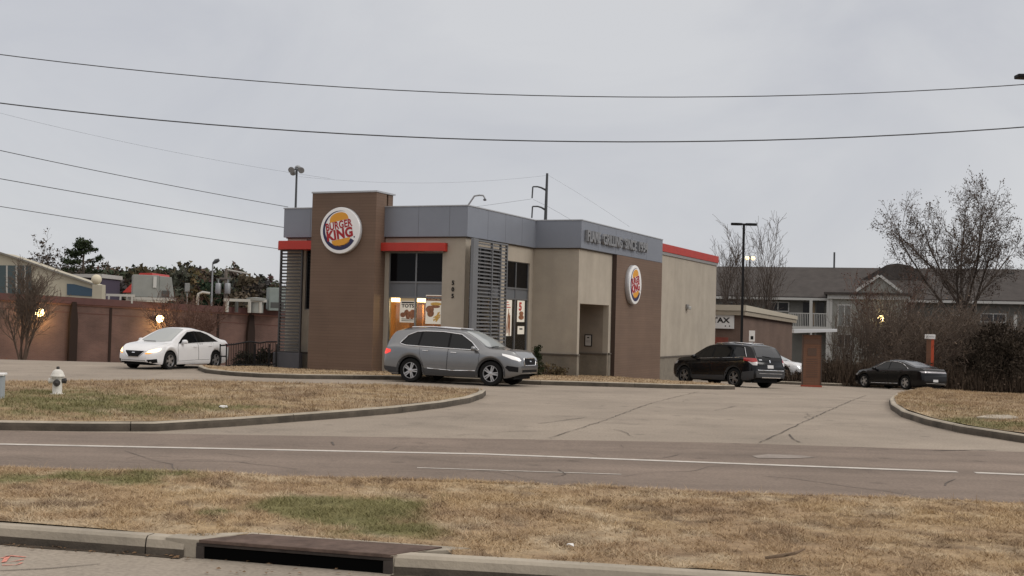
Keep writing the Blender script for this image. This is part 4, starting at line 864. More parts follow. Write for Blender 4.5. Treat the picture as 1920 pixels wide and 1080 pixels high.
suv = dict(L=4.76, W=1.89, wb=2.78, xf=1.46, R=.378, sill=.25, clad=True, cladm=mat('dark_grey_cladding', (.05, .05, .052), .6), hz=.965, handlem=M_chrome, mirror=(.92, 1.09), tumble=.36, lift=1.0,
    top=[(-2.38, 1.0), (-2.3, 1.14), (-2.2, 1.3), (-2.06, 1.5), (-1.95, 1.585), (-1.5, 1.645), (-.8, 1.675), (-.1, 1.665), (.38, 1.60), (.9, 1.36), (1.3, 1.13), (1.45, 1.10), (1.9, 1.085), (2.2, 1.04), (2.33, .97), (2.38, .88)],
    belt=[(-2.38, .94), (-2.2, 1.09), (-1.8, 1.12), (-1, 1.08), (0, 1.04), (1.0, 1.02), (1.5, 1.0), (2.0, .97), (2.3, .90), (2.38, .83)],
    wid=[(-2.38, .74), (-2.3, .84), (-2.1, .90), (-1.7, .935), (-1, .945), (1.2, .945), (1.8, .925), (2.1, .87), (2.28, .77), (2.38, .66)],
    nose=[(.25, -.10), (.4, -.01), (.6, 0), (.85, -.03), (1.0, -.12)], tail=[(.25, -.1), (.45, 0), (.75, -.01), (1.0, -.05)],
    dlo=[(1.04, 1.045), (.75, 1.26), (.36, 1.475), (-.3, 1.545), (-.9, 1.55), (-1.2, 1.53), (-1.5, 1.41), (-1.74, 1.17), (-1.5, 1.12), (-.6, 1.09), (.2, 1.065)],
    dlo_trim=M_chrome,
    wins=[[(.97, 1.065), (.72, 1.25), (.34, 1.455), (.02, 1.497), (.02, 1.085)], [(-.05, 1.085), (-.05, 1.505), (-.85, 1.53), (-.98, 1.525), (-1.04, 1.12)], [(-1.1, 1.12), (-1.05, 1.525), (-1.2, 1.505), (-1.46, 1.395), (-1.66, 1.185), (-1.5, 1.14)]],
    doors=[[(1.02, .42), (1.08, .95), (1.0, 1.02), (.02, 1.055), (-.02, .46)], [(-.045, .46), (-.01, 1.055), (-1.0, 1.085), (-.98, .86), (-.86, .62), (-.82, .46)]],
    patches=[('windshield', 'T', [(.44, -.56), (.44, .56), (.9, .66), (1.22, .69), (1.3, .4), (1.33, 0), (1.3, -.4), (1.22, -.69), (.9, -.66)], M_wshield),
        ('rear_window', 'B', [(-.58, 1.16), (.58, 1.16), (.5, 1.48), (-.5, 1.48)], M_cglass),
        ('grille', 'F', [(-.42, .86), (.42, .86), (.46, .80), (.40, .66), (-.40, .66), (-.46, .80)], M_trim),
        ('lower_grille', 'F', [(-.56, .52), (.56, .52), (.62, .33), (-.62, .33)], M_trim),
        ('headlight', 'A40', [(.26, .93), (.02, .83), (-.2, .78), (-.28, .80), (-.22, .87), (.05, .94), (.26, .98)], M_drl), ('headlight', 'A-40', [(-.26, .93), (-.02, .83), (.2, .78), (.28, .80), (.22, .87), (-.05, .94), (-.26, .98)], M_drl),
        ('fog_lamp', 'A38', [(-.16, .60), (.16, .64), (.2, .58), (.1, .47), (-.16, .45)], M_trim), ('fog_lamp', 'A-38', [(.16, .60), (-.16, .64), (-.2, .58), (-.1, .47), (.16, .45)], M_trim),
        ('tail_light', 'A140', [(-.2, 1.0), (.02, 1.03), (.14, 1.0), (.14, .89), (-.06, .87), (-.2, .93)], M_tail_on), ('tail_light', 'A-140', [(.2, 1.0), (-.02, 1.03), (-.14, 1.0), (-.14, .89), (.06, .87), (.2, .93)], M_tail_on),
        ('front_bumper_trim', 'F', [(-.72, .335), (.72, .335), (.7, .27), (-.7, .27)], M_claddk), ('rear_bumper_trim', 'B', [(-.7, .55), (.7, .55), (.7, .3), (-.7, .3)], M_claddk),
        ('side_bumper_trim', 'R', [(-2.3, .3), (-1.76, .3), (-1.76, .46), (-2.3, .5)], M_claddk), ('side_bumper_trim', 'L', [(-2.3, .3), (-1.76, .3), (-1.76, .46), (-2.3, .5)], M_claddk)],
    strips=[('grille_frame', 'F', [(-.42, .87), (.42, .87), (.47, .80), (.41, .65), (-.41, .65), (-.47, .80), (-.42, .87)], M_chrome, .012, .016), ('badge', 'F', [(-.06, .77), (.06, .77)], M_chrome, .02, .028),
        ('roof_rail', 'L', [(-1.55, 1.64), (-.8, 1.668), (.2, 1.62)], M_chrome, .03, .018) , ('roof_rail', 'R', [(-1.55, 1.64), (-.8, 1.668), (.2, 1.62)], M_chrome, .03, .018),
        ('sill_trim', 'R', [(-.7, .47), (.2, .43), (.95, .45)], M_chrome, .012, .013), ('sill_trim', 'L', [(-.7, .47), (.2, .43), (.95, .45)], M_chrome, .012, .013), ('lower_bumper_trim', 'F', [(-.6, .315), (.6, .315)], M_chrome, .014, .014),
        ('wiper', 'T', [(1.3, -.5), (1.27, .05)], M_trim, .015, .01)])
def lift(s, a):
    g = lambda z: z + a * min(1, max(0, (z - .85) / .5)); P2 = lambda L_: [(p[0], g(p[1])) for p in L_]
    for k in ('top', 'belt', 'dlo'): s[k] = P2(s[k])
    s['wins'] = [P2(q) for q in s['wins']]; s['doors'] = [P2(q) for q in s['doors']]; s['mirror'] = (s['mirror'][0], g(s['mirror'][1])); s['hz'] = g(s['hz'])
    s['patches'] = [(n, v, q if v == 'T' else P2(q), m) for n, v, q, m in s['patches']]; s['strips'] = [(n, v, q if v == 'T' else P2(q), m, o, r) for n, v, q, m, o, r in s['strips']]
lift(suv, .075)
c1 = car('silver_suv', 'silver grey suv with one red tail light showing, driving past the restaurant front', 'car', suv, P_grey)
place(c1, (-1.86, 37.35), -R(23.5), -1, suv)
sedan = dict(L=4.62, W=1.76, wb=2.70, xf=1.37, R=.325, sill=.2, hz=.83, mirror=(.72, 1.0), tumble=.42, lift=.6,
    top=[(-2.31, .88), (-2.24, .99), (-2.1, 1.055), (-1.75, 1.10), (-1.5, 1.17), (-1.1, 1.335), (-.7, 1.44), (-.25, 1.49), (.1, 1.475), (.45, 1.36), (.95, 1.115), (1.25, .96), (1.38, .945), (1.7, .90), (2.05, .81), (2.24, .71), (2.31, .62)],
    belt=[(-2.31, .82), (-2.15, .97), (-1.7, 1.0), (-1, .97), (0, .93), (.8, .89), (1.4, .85), (1.9, .77), (2.2, .66), (2.31, .58)],
    wid=[(-2.31, .66), (-2.22, .76), (-2.0, .83), (-1.5, .872), (-1, .88), (1.1, .88), (1.7, .865), (2.0, .80), (2.2, .68), (2.31, .52)],
    nose=[(.18, -.12), (.3, -.02), (.45, 0), (.65, -.05), (.9, -.15)], tail=[(.2, -.12), (.4, 0), (.8, -.01), (1.0, -.04)],
    dlo=[(.92, .93), (.6, 1.14), (.2, 1.345), (-.2, 1.385), (-.6, 1.365), (-.95, 1.265), (-1.32, 1.08), (-1.45, 1.01), (-.6, .985), (.2, .955)],
    wins=[[(.85, .95), (.58, 1.13), (.18, 1.33), (-.14, 1.365), (-.16, .98)], [(-.22, .985), (-.2, 1.365), (-.6, 1.345), (-.82, 1.285), (-.98, 1.005)], [(-1.03, 1.01), (-.88, 1.26), (-1.3, 1.06), (-1.38, 1.022)]],
    doors=[[(.95, .32), (1.0, .8), (.92, .905), (-.15, .94), (-.2, .36)], [(-.225, .36), (-.175, .94), (-1.12, .965), (-1.08, .75), (-.93, .52), (-.88, .36)]],
    patches=[('windshield', 'T', [(.2, -.47), (.2, .47), (.6, .55), (1.08, .64), (1.18, .4), (1.22, 0), (1.18, -.4), (1.08, -.64), (.6, -.55)], M_wshield),
        ('rear_window', 'T', [(-.85, -.48), (-.85, .48), (-1.2, .53), (-1.55, .58), (-1.6, 0), (-1.55, -.58), (-1.2, -.53)], M_cglass),
        ('grille', 'F', [(-.40, .66), (.40, .66), (.2, .46), (-.2, .46)], M_trim), ('lower_grille', 'F', [(-.48, .34), (.48, .34), (.52, .22), (-.52, .22)], M_trim),
        ('headlight', 'A42', [(-.3, .60), (-.05, .62), (.16, .69), (.2, .77), (.0, .74), (-.22, .68)], M_head_on), ('headlight', 'A-42', [(.3, .60), (.05, .62), (-.16, .69), (-.2, .77), (-.0, .74), (.22, .68)], M_head_on),
        ('indicator', 'A42', [(-.36, .59), (-.12, .60), (-.2, .56), (-.34, .55)], M_amber), ('indicator', 'A-42', [(.36, .59), (.12, .60), (.2, .56), (.34, .55)], M_amber),
        ('fog_recess', 'A40', [(-.3, .36), (.05, .40), (.08, .27), (-.2, .24)], M_trim), ('fog_recess', 'A-40', [(.3, .36), (-.05, .40), (-.08, .27), (.2, .24)], M_trim),
        ('tail_light', 'A135', [(-.25, .93), (.1, .95), (.32, .92), (.1, .84), (-.2, .80)], M_tail), ('tail_light', 'A-135', [(.25, .93), (-.1, .95), (-.32, .92), (-.1, .84), (.2, .80)], M_tail),
        ('plate', 'B', [(-.16, .66), (.16, .66), (.16, .52), (-.16, .52)], M_plate)],
    strips=[('grille_trim', 'F', [(-.46, .665), (-.22, .45), (.22, .45), (.46, .665)], M_chrome, .012, .018), ('badge', 'F', [(-.06, .59), (.06, .59)], M_chrome, .02, .03), ('wiper', 'T', [(1.2, -.45), (1.2, .05)], M_trim, .015, .009)])
c2 = car('white_sedan', 'white four door sedan with lit headlights driving left in front of the brick wall', 'car', sedan, P_white)
place(c2, (-11.5, 43.6), math.atan2(-math.sin(R(68.5)), -math.cos(R(68.5))), 1, sedan, -.02)
suv2 = dict(suv); suv2.update(L=4.6, W=1.85, wb=2.71, xf=1.45, R=.36, dlo_trim=None, cladm=M_claddk, handlem=P_black, hz=.98,
    top=[(-2.3, 1.02), (-2.24, 1.14), (-2.14, 1.3), (-1.98, 1.5), (-1.86, 1.60), (-1.5, 1.655), (-.8, 1.69), (-.1, 1.68), (.3, 1.62), (.8, 1.37), (1.18, 1.15), (1.35, 1.12), (1.8, 1.07), (2.1, 1.0), (2.24, .92), (2.3, .84)],
    belt=[(-2.3, .96), (-2.15, 1.09), (-1.8, 1.13), (-1, 1.10), (0, 1.06), (.9, 1.02), (1.4, 1.0), (1.9, .95), (2.2, .86), (2.3, .79)],
    wid=[(-2.3, .76), (-2.22, .84), (-2.05, .885), (-1.7, .915), (-1, .925), (1.2, .925), (1.75, .9), (2.05, .84), (2.2, .76), (2.3, .66)],
    dlo=[(.92, 1.06), (.65, 1.26), (.28, 1.49), (-.3, 1.56), (-.9, 1.57), (-1.45, 1.545), (-1.62, 1.5), (-1.85, 1.17), (-1.2, 1.135), (-.4, 1.105), (.2, 1.085)],
    wins=[[(.86, 1.08), (.63, 1.25), (.27, 1.47), (-.02, 1.51), (-.02, 1.105)], [(-.09, 1.105), (-.09, 1.52), (-.85, 1.55), (-.95, 1.545), (-1.0, 1.14)], [(-1.06, 1.14), (-1.02, 1.545), (-1.44, 1.52), (-1.58, 1.48), (-1.78, 1.18)]],
    doors=[[(.98, .42), (1.02, .95), (.92, 1.03), (-.02, 1.07), (-.05, .46)], [(-.075, .46), (-.045, 1.07), (-1.0, 1.1), (-.98, .86), (-.86, .62), (-.82, .46)]],
    mirror=(.82, 1.12),
    patches=[('windshield', 'T', [(.36, -.56), (.36, .56), (.8, .64), (1.08, .67), (1.18, .4), (1.2, 0), (1.18, -.4), (1.08, -.67), (.8, -.64)], M_wshield),
        ('rear_window', 'B', [(-.66, 1.17), (.66, 1.17), (.56, 1.55), (-.56, 1.55)], mat('rear_car_glass', (.03, .033, .038), .08, ior=1.7)),
        ('tail_light', 'A140', [(-.34, 1.13), (.1, 1.12), (.16, 1.0), (-.05, .97), (-.34, 1.03)], M_tail), ('tail_light', 'A-140', [(.34, 1.13), (-.1, 1.12), (-.16, 1.0), (.05, .97), (.34, 1.03)], M_tail),
        ('reversing_lens', 'A140', [(-.2, 1.0), (-.05, .965), (.16, .995), (.14, .86), (-.02, .86)], M_clear), ('reversing_lens', 'A-140', [(.2, 1.0), (.05, .965), (-.16, .995), (-.14, .86), (.02, .86)], M_clear),
        ('plate', 'B', [(-.16, .88), (.16, .88), (.16, .76), (-.16, .76)], M_plate), ('badge', 'B', [(-.03, 1.06), (.03, 1.06), (.03, .97), (-.03, .97)], M_chrome), ('nameplate', 'B', [(.42, 1.08), (.58, 1.08), (.58, 1.05), (.42, 1.05)], M_chrome),
        ('rear_bumper', 'B', [(-.78, .66), (.78, .66), (.76, .3), (-.76, .3)], M_claddk),
        ('headlight', 'A42', [(-.3, .86), (.2, .96), (.2, .84), (-.2, .76)], M_head), ('headlight', 'A-42', [(.3, .86), (-.2, .96), (-.2, .84), (.2, .76)], M_head), ('grille', 'F', [(-.42, .84), (.42, .84), (.36, .58), (-.36, .58)], M_trim),
        ('side_bumper_trim', 'R', [(-2.22, .3), (-1.72, .3), (-1.72, .6), (-2.24, .66)], M_claddk), ('side_bumper_trim', 'L', [(-2.22, .3), (-1.72, .3), (-1.72, .6), (-2.24, .66)], M_claddk)],
    strips=[('bumper_step', 'B', [(-.7, .68), (.7, .68)], M_chrome, .012, .018), ('skid_trim', 'B', [(-.5, .42), (.5, .42)], M_chrome, .02, .03), ('bumper_line', 'B', [(-.62, .56), (.62, .56)], M_alloy, .01, .012),
        ('roof_rail', 'L', [(-1.6, 1.65), (-.8, 1.69), (.15, 1.64)], M_chrome, .02, .02), ('roof_rail', 'R', [(-1.6, 1.65), (-.8, 1.69), (.15, 1.64)], M_chrome, .02, .02), ('window_trim', 'L', [(-1.83, 1.165), (-1.2, 1.125), (-.4, 1.095), (.9, 1.05)], M_chrome, .008, .008), ('pillar_trim', 'L', [(-1.62, 1.52), (-1.86, 1.165)], M_chrome, .008, .01),
        ('rear_wiper', 'B', [(-.1, 1.16), (.35, 1.2)], M_trim, .012, .012)])
for k_ in ('top', 'belt', 'dlo', 'wins', 'doors', 'mirror', 'hz', 'patches', 'strips'): pass
c3 = car('black_suv', 'black suv seen from behind with red tail light beside the restaurant side wall', 'car', suv2, P_black, rim=M_dalloy)
place(c3, (7.71, 46.6), math.atan2(math.sin(R(55)), -math.cos(R(55))), 1, suv2, -.02)
sed2 = dict(sedan); sed2.update(L=4.92, W=1.86, wb=2.85, xf=1.50, R=.345, sill=.19, hz=.83, dlo_trim=None, mirror=(.68, 1.0), tumble=.45, handlem=P_black,
    top=[(-2.46, .90), (-2.4, 1.0), (-2.3, 1.06), (-2.0, 1.09), (-1.6, 1.2), (-1.1, 1.36), (-.7, 1.44), (-.25, 1.475), (.1, 1.46), (.45, 1.36), (.95, 1.13), (1.25, 1.0), (1.4, .975), (1.8, .92), (2.15, .83), (2.38, .73), (2.46, .63)],
    belt=[(-2.46, .84), (-2.3, .98), (-1.7, 1.0), (-1, .97), (0, .94), (.8, .91), (1.4, .88), (1.9, .81), (2.3, .69), (2.46, .58)],
    wid=[(-2.46, .72), (-2.36, .82), (-2.1, .88), (-1.6, .92), (-1, .93), (1.2, .93), (1.8, .91), (2.15, .84), (2.35, .72), (2.46, .58)],
    dlo=[(.92, .95), (.6, 1.15), (.2, 1.335), (-.2, 1.375), (-.6, 1.36), (-1.05, 1.255), (-1.4, 1.09), (-1.5, 1.02), (-.6, .995), (.2, .965)],
    wins=[[(.85, .97), (.58, 1.14), (.18, 1.32), (-.16, 1.355), (-.18, .99)], [(-.23, .995), (-.21, 1.355), (-.6, 1.34), (-1.0, 1.24), (-1.38, 1.07), (-1.42, 1.03)]],
    doors=[[(.95, .32), (1.0, .8), (.92, .92), (-.15, .95), (-.2, .36)], [(-.225, .36), (-.175, .95), (-1.2, .975), (-1.14, .75), (-.99, .52), (-.94, .36)]],
    patches=[('windshield', 'T', [(.2, -.47), (.2, .47), (.6, .55), (1.08, .64), (1.18, .4), (1.22, 0), (1.18, -.4), (1.08, -.64), (.6, -.55)], M_wshield),
        ('rear_window', 'T', [(-.7, -.46), (-.7, .46), (-1.2, .55), (-1.75, .62), (-1.86, 0), (-1.75, -.62), (-1.2, -.55)], mat('rear_screen_glass', (.06, .065, .075), .06, ior=2.6)),
        ('tail_light', 'B', [(-.84, .93), (.84, .93), (.8, .85), (-.8, .85)], mat('smoked_tail_lamp', (.28, .27, .28), .2, metal=.3, coat=1)),
        ('plate', 'B', [(-.16, .55), (.16, .55), (.16, .43), (-.16, .43)], M_plate), ('headlight', 'A42', [(-.3, .66), (.28, .76), (.22, .66), (-.2, .60)], M_head), ('headlight', 'A-42', [(.3, .66), (-.28, .76), (-.22, .66), (.2, .60)], M_head), ('grille', 'F', [(-.5, .66), (.5, .66), (.4, .5), (-.4, .5)], M_trim)],
    strips=[('window_trim', 'L', sed2_ if False else [(.92, .955), (.6, 1.155), (.2, 1.345), (-.2, 1.385), (-.6, 1.37), (-1.05, 1.265), (-1.4, 1.1), (-1.52, 1.02)], M_chrome, .006, .013), ('sill_trim', 'L', [(-.9, .3), (.95, .28)], M_chrome, .008, .012), ('bumper_trim', 'B', [(-.6, .36), (.6, .36)], M_chrome, .008, .012)])
c4 = car('black_sedan', 'glossy black sedan seen from behind at the right in front of the bare thicket', 'car', sed2, P_black)
place(c4, (18.7, 60), math.atan2(math.sin(R(64)), -math.cos(R(64))), 1, sed2)
c5 = dup(c2, label='white car mostly hidden behind the black suv, left of the drive-through menu board')
c5.name = 'white_car'
for ch in c5.children:
    if ch.name.startswith(('headlight', 'indicator')): ch.data = ch.data.copy(); ch.data.materials[0] = M_head
p5 = at(1425, 700, 66); place(c5, (p5.x, p5.y), R(-35), -1, sedan, .28)
# ================================================================== BACKDROP
def lin(a, b, t): return a + (b - a) * t
# ---- long brick building at the left
M_brick = brickmat('red_brown_brick', (.132, .07, .056), (.11, .057, .046), (.13, .09, .074), .22, .075, .01, .3)
M_bdark = mat('dark_brown_metal', (.03, .02, .017), .85, spec=.15); M_btrim = mat('red_brown_fascia', (.085, .032, .028), .6, var=.15); M_pale = mat('pale_conduit', (.4, .39, .36), .6)
bl0, bl1 = at(-160, 600, 71), at(575, 600, 88); v = (bl1 - bl0).xy; BLn = v.length; brz = math.atan2(v.y, v.x)
bk = thing('brick_building', (bl0.x, bl0.y, -2.6), brz, 'long low red brown brick building behind the white sedan', 'building')
BKI = (Matrix.Translation((bl0.x, bl0.y, -2.6)) @ Matrix.Rotation(brz, 4, 'Z')).inverted(); BKM = BKI.inverted()
def onplane(px, py, M, Mi, off=0.0):
    d = Mi.to_3x3() @ ray(px, py); o = Mi @ Vector((0, 0, EYE)); return o + d * ((off - o.y) / d.y)
def bp(px, py, off=0.0): return onplane(px, py, BKM, BKI, off)
TL, TR = bp(0, 549), bp(525, 581); sl = (TR.z - TL.z) / (TR.x - TL.x); topz = lambda x: TL.z + (x - TL.x) * sl
X0, X1 = 0, BLn
Mv = Matrix(((1, 0, 0, 0), (0, 0, -1, 0), (0, 1, 0, 0), (0, 0, 0, 1)))     # prism xy -> xz, extrude -y
def vprism(mb, pts, y0, y1): return mb.prism(pts, -y1, -y0, Mv)
vprism(MB(), [(X0, -.5), (X1, -.5), (X1, topz(X1) - .3), (X0, topz(X0) - .3)], 0, 12).build('wall', M_brick, bk)
vprism(MB(), [(X0, topz(X0) - .42), (X1, topz(X1) - .42), (X1, topz(X1)), (X0, topz(X0))], -.18, .3).build('fascia', M_btrim, bk)
vprism(MB(), [(X0, topz(X0) - .52), (X1, topz(X1) - .52), (X1, topz(X1) - .425), (X0, topz(X0) - .425)], -.06, -.002).build('pale_course', mat('pale_brick_course', (.23, .12, .095), .9), bk)
c0, c1_ = bp(100, 583), bp(410, 603); s2 = (c1_.z - c0.z) / (c1_.x - c0.x); cz = lambda x: c0.z + (x - c0.x) * s2
vprism(MB(), [(X0, cz(X0) - .05), (X1, cz(X1) - .05), (X1, cz(X1)), (X0, cz(X0))], -.012, -.002).build('string_course', mat('dark_brick_course', (.10, .045, .035), .9), bk)
for px, top, w in ((137, 566, .26), (469, 590, .28)):
    a = bp(px, top); vprism(MB(), [(a.x - w, -.4), (a.x + w, -.4), (a.x + w, a.z - 1.2), (a.x + w * .5, a.z), (a.x - w * .5, a.z), (a.x - w, a.z - 1.2)], -.3, -.003).build('buttress', M_bdark, bk)
for px in (207, 409): a = bp(px, 600); MB().box(a.x - .08, a.x + .08, -.05, -.003, -.4, topz(a.x) - .43).build('downspout', M_bdark, bk)
def wlamp(px, py, M, Mi, off, s, label, en, grp='glowing wall lamps'):
    q = M @ onplane(px, py, M, Mi, off); ez = M.to_euler().z
    l = thing('wall_lamp', q, ez, label, 'lamp', grp)
    MB().box(-s * 1.1, s * 1.1, .02, s * .9, -s * .75, s * .8).build('housing', M_bdark, l, bevel=.02)
    MB().lathe([(.001, -s * .7), (s * .8, -s * .62), (s, -s * .2), (s, s * .2), (s * .8, s * .62), (.001, s * .7)], 18, Matrix.Rotation(PI / 2, 4, 'X') @ Matrix.Scale(1.0, 4) ).build('lens', mat('sodium_lens', (1, .8, .5), .4, emit=(1, .72, .30), estr=20), l, smooth=60)
    if en:
        ld = bpy.data.lights.new('lamp_light', 'POINT'); ld.energy = en; ld.color = (1, .68, .25); ld.shadow_soft_size = .1
        lo = bpy.data.objects.new('lamp_light', ld); COL.objects.link(lo); lo.parent = l; lo.location = (0, -s * 1.6, -s * 1.2)
    return l
wlamp(74, 586, BKM, BKI, -.3, .27, 'glowing yellow wall lamp on the brick building behind the bare tree at left', 90)
wlamp(300, 598, BKM, BKI, -.3, .25, 'glowing yellow wall lamp on the brick building above the white sedan', 90)
# ---- things on and behind its roof
M_unit = mat('grey_green_unit', (.24, .25, .235), .6, var=.12, vscale=1.5); M_unitd = mat('dark_vent', (.06, .062, .06), .7)
def onroof(px0, px1, py0, py1, d, name, label, cat, m, depth=1.5):
    a, b = at(px0, py1, d), at(px1, py0, d); w = b.x - a.x; h = b.z - a.z
    t = thing(name, ((a.x + b.x) / 2, d, a.z), brz * .5, label, cat); return t, w, h
t, w, h = onroof(250, 327, 517, 562, 80, 'rooftop_unit', 'large grey rooftop air unit with a sloping hood on the brick building', 'air unit', M_unit)
MB().box(-w / 2, w * .12, 0, 2, .2, h).build('cabinet', M_unit, t, bevel=.03)
vprism(MB(), [(w * .125, .2), (w * .5, .2), (w * .42, h * .94), (w * .125, h * .98)], .1, 1.8).build('hood', M_unit, t, bevel=.02)
MB().box(-w * .02, w * .06, -.06, -.003, h * .5, h * .95).build('side_panel', mat('pale_panel', (.5, .5, .48), .5), t)
MB().box(w * .2, w * .38, .02, .098, .25, h * .4).build('vent', M_unitd, t); MB().box(-w / 2 - .3, w / 2 + .1, -.1, 2.1, 0, .19).build('kerb_frame', M_pale, t)
t, w, h = onroof(504, 536, 540, 585, 85, 'rooftop_unit', 'smaller grey green rooftop unit beside the left edge of the restaurant', 'air unit', M_unit)
MB().box(-w / 2, w / 2, 0, 1.4, .1, h).build('cabinet', mat('sea_grey_unit', (.2, .235, .225), .6, var=.1), t, bevel=.04); MB().box(-w * .4, w * .4, -.02, -.003, .3, h * .4).build('vent', M_unitd, t)
t, w, h = onroof(420, 500, 559, 585, 84, 'roof_pipe_run', 'pale pipe run with supports along the brick roof behind the railing', 'pipes', M_pale)
MB().box(-w / 2, w / 2, 0, .12, h * .72, h * .9).build('pipe', M_pale, t)
for k in (-.42, -.2, .1, .35): MB().tube([(w * k, .06, 0), (w * k, .06, h * .72)], .12, 8).build('support', M_pale if k != -.2 else M_unitd, t)
MB().lathe([(.5, 0), (.5, h * .8), (.7, h * .82), (.7, h), (.001, h * 1.05)], 16, Matrix.Translation((w * .28, .5, 0))).build('vent_cap', M_unit, t, smooth=40)
t, w, h = onroof(200, 252, 552, 562, 79, 'roof_pipe_run', 'pale pipe run on the brick roof left of the large air unit', 'pipes', M_pale)
MB().box(-w / 2, w / 2, 0, .1, h * .6, h).build('pipe', M_pale, t)
for k in (-.4, .0, .4): MB().box(w * k - .06, w * k + .06, 0, .1, -.2, h * .6).build('support', M_pale, t)
t, w, h = onroof(367, 394, 548, 566, 82, 'roof_vent', 'small bent pale vent duct on the brick roof', 'vent', M_pale)
MB().tube([(-w * .35, .3, -.2), (-w * .3, .3, h * .8), (0, .3, h), (w * .5, .3, h * .9)], .09, 8).build('duct', M_pale, t, smooth=50)
t, w, h = onroof(347, 356, 531, 547, 88, 'roof_vent', 'small grey box vent behind the bare reddish tree', 'vent', M_unit); MB().box(-w / 2, w / 2, 0, .4, 0, h).tube([(0, .2, -1), (0, .2, 0)], .06, 6).build('housing', M_unit, t, bevel=.02)
# ivory sloping building
M_ivory = mat('ivory_siding', (.42, .385, .30), .8, var=.06, vscale=.8)
d = 104
def poly_at(pts, d): return [(at(px, py, d).x, at(px, py, d).z) for px, py in pts]
t = thing('ivory_building', (0, d, 0), 0, 'ivory building with a long sloping roof behind the brick wall at far left', 'building')
vprism(MB(), poly_at([(-160, 462), (-60, 468), (0, 474), (50, 490), (100, 508), (140, 521), (176, 534), (176, 575), (-160, 575)], d), 0, 3).build('wall', M_ivory, t)
e1 = poly_at([(-160, 460), (-60, 466), (0, 472), (50, 488), (100, 506), (140, 519), (196, 538)], d); vprism(MB(), e1 + [(p[0], p[1] - .14) for p in e1[::-1]], -.25, -.004).build('roof_edge', mat('grey_edge', (.2, .19, .17), .7), t)
vprism(MB(), poly_at([(-160, 496), (58, 498), (62, 560), (-160, 560)], d), -.06, -.003).build('window_band', mat('teal_glass', (.05, .075, .08), .2), t)
vprism(MB(), poly_at([(126, 532), (140, 533), (175, 542), (175, 556), (126, 553)], d), -.06, -.003).build('blue_panel', mat('blue_panel', (.035, .07, .11), .6), t)
for px in (12, 30, 46): vprism(MB(), poly_at([(px, 498), (px + 3, 498), (px + 3, 556), (px, 556)], d), -.09, -.0605).build('mullion', M_pale, t)
d = 100; p = at(184, 560, d); b_ = at(181, 524, d); top = at(184, 534, d).z
t = thing('pillar', (p.x, d, p.z), 0, 'square ivory pillar topped with a pale ball above the brick roof', 'pillar'); hh = top - p.z
MB().box(-.42, .42, -.3, .5, -2, hh).build('shaft', M_ivory, t, bevel=.03)
m_ = MB(); m_.lathe([(.001, -.42)] + [(.42 * math.sin(a), -.42 * math.cos(a)) for a in np.linspace(.2, PI - .2, 12)] + [(.001, .42)], 20, Matrix.Translation((b_.x - p.x, 0, b_.z - p.z))); m_.build('ball', mat('pale_ball', (.62, .56, .42), .6), t, smooth=60)
def slabhouse(name, label, d, wall, roofp, mw, mr):
    t = thing(name, (0, d, 0), 0, label, 'building'); vprism(MB(), poly_at(wall, d), 0, 6).build('wall', mw, t); vprism(MB(), poly_at(roofp, d), -.4, 6.4).build('roof', mr, t); return t
slabhouse('shop_building', 'small purple shop with a flat white roof behind the ivory building', 130, [(134, 522), (191, 522), (191, 570), (134, 570)], [(122, 514), (194, 514), (194, 521.5), (122, 519)], mat('purple_wall', (.055, .042, .07), .8), mat('white_flat_roof', (.42, .41, .39), .6))
slabhouse('kiosk', 'small building with a bright red sloping roof left of the large roof unit', 118, [(236, 549), (275, 549), (275, 575), (236, 575)], [(232, 548.5), (250, 531), (275, 531), (275, 548.5)], mat('cream_wall', (.45, .42, .35), .8), mat('red_roof', (.5, .05, .04), .5))
t = slabhouse('kiosk', 'distant bright red roof just above the large roof unit', 135, [(262, 520), (285, 520), (285, 570), (262, 570)], [(259, 519.5), (264, 512), (287, 512), (288, 519.5)], MATS['cream_wall'], MATS['red_roof'])
# utility pole with transformers
M_wood = mat('grey_wood_pole', (.16, .14, .12), .9, var=.2); M_steel = mat('dark_steel', (.055, .06, .065), .5); M_galv = mat('galvanised', (.3, .31, .32), .5, metal=.4)
d = 95; p = at(424, 504, d); q = at(423, 600, d)
t = thing('utility_pole', (q.x, d, -2.3), 0, 'wooden utility pole with two grey transformers behind the brick roof', 'utility pole')
MB().tube([(0, 0, 0), (p.x - q.x, 0, p.z + 2.3)], [.17, .13], 10).build('pole', M_wood, t, smooth=50)
for px in (411, 428.5):
    c = at(px, 541, d); MB().lathe([(.001, -.42), (.2, -.42), (.22, -.38), (.22, .36), (.18, .42), (.001, .44)], 16, Matrix.Translation((c.x - q.x, -.3, c.z + 2.3))).tube([(c.x - q.x, -.3, c.z + 2.74), (c.x - q.x, -.3, c.z + 3.0)], .05, 6).build('transformer', M_galv, t, smooth=40)
a, b_ = at(412, 522, d), at(436, 522, d); MB().box(a.x - q.x, b_.x - q.x, -.2, -.05, a.z + 2.25, a.z + 2.37).build('crossarm', M_wood, t)
a, b_ = at(430, 506, d), at(466, 513.5, d); MB().tube([(a.x - q.x - .2, 0, a.z + 2.3), (b_.x - q.x, -.3, b_.z + 2.3)], .07, 8).build('lamp_arm', M_pale, t)
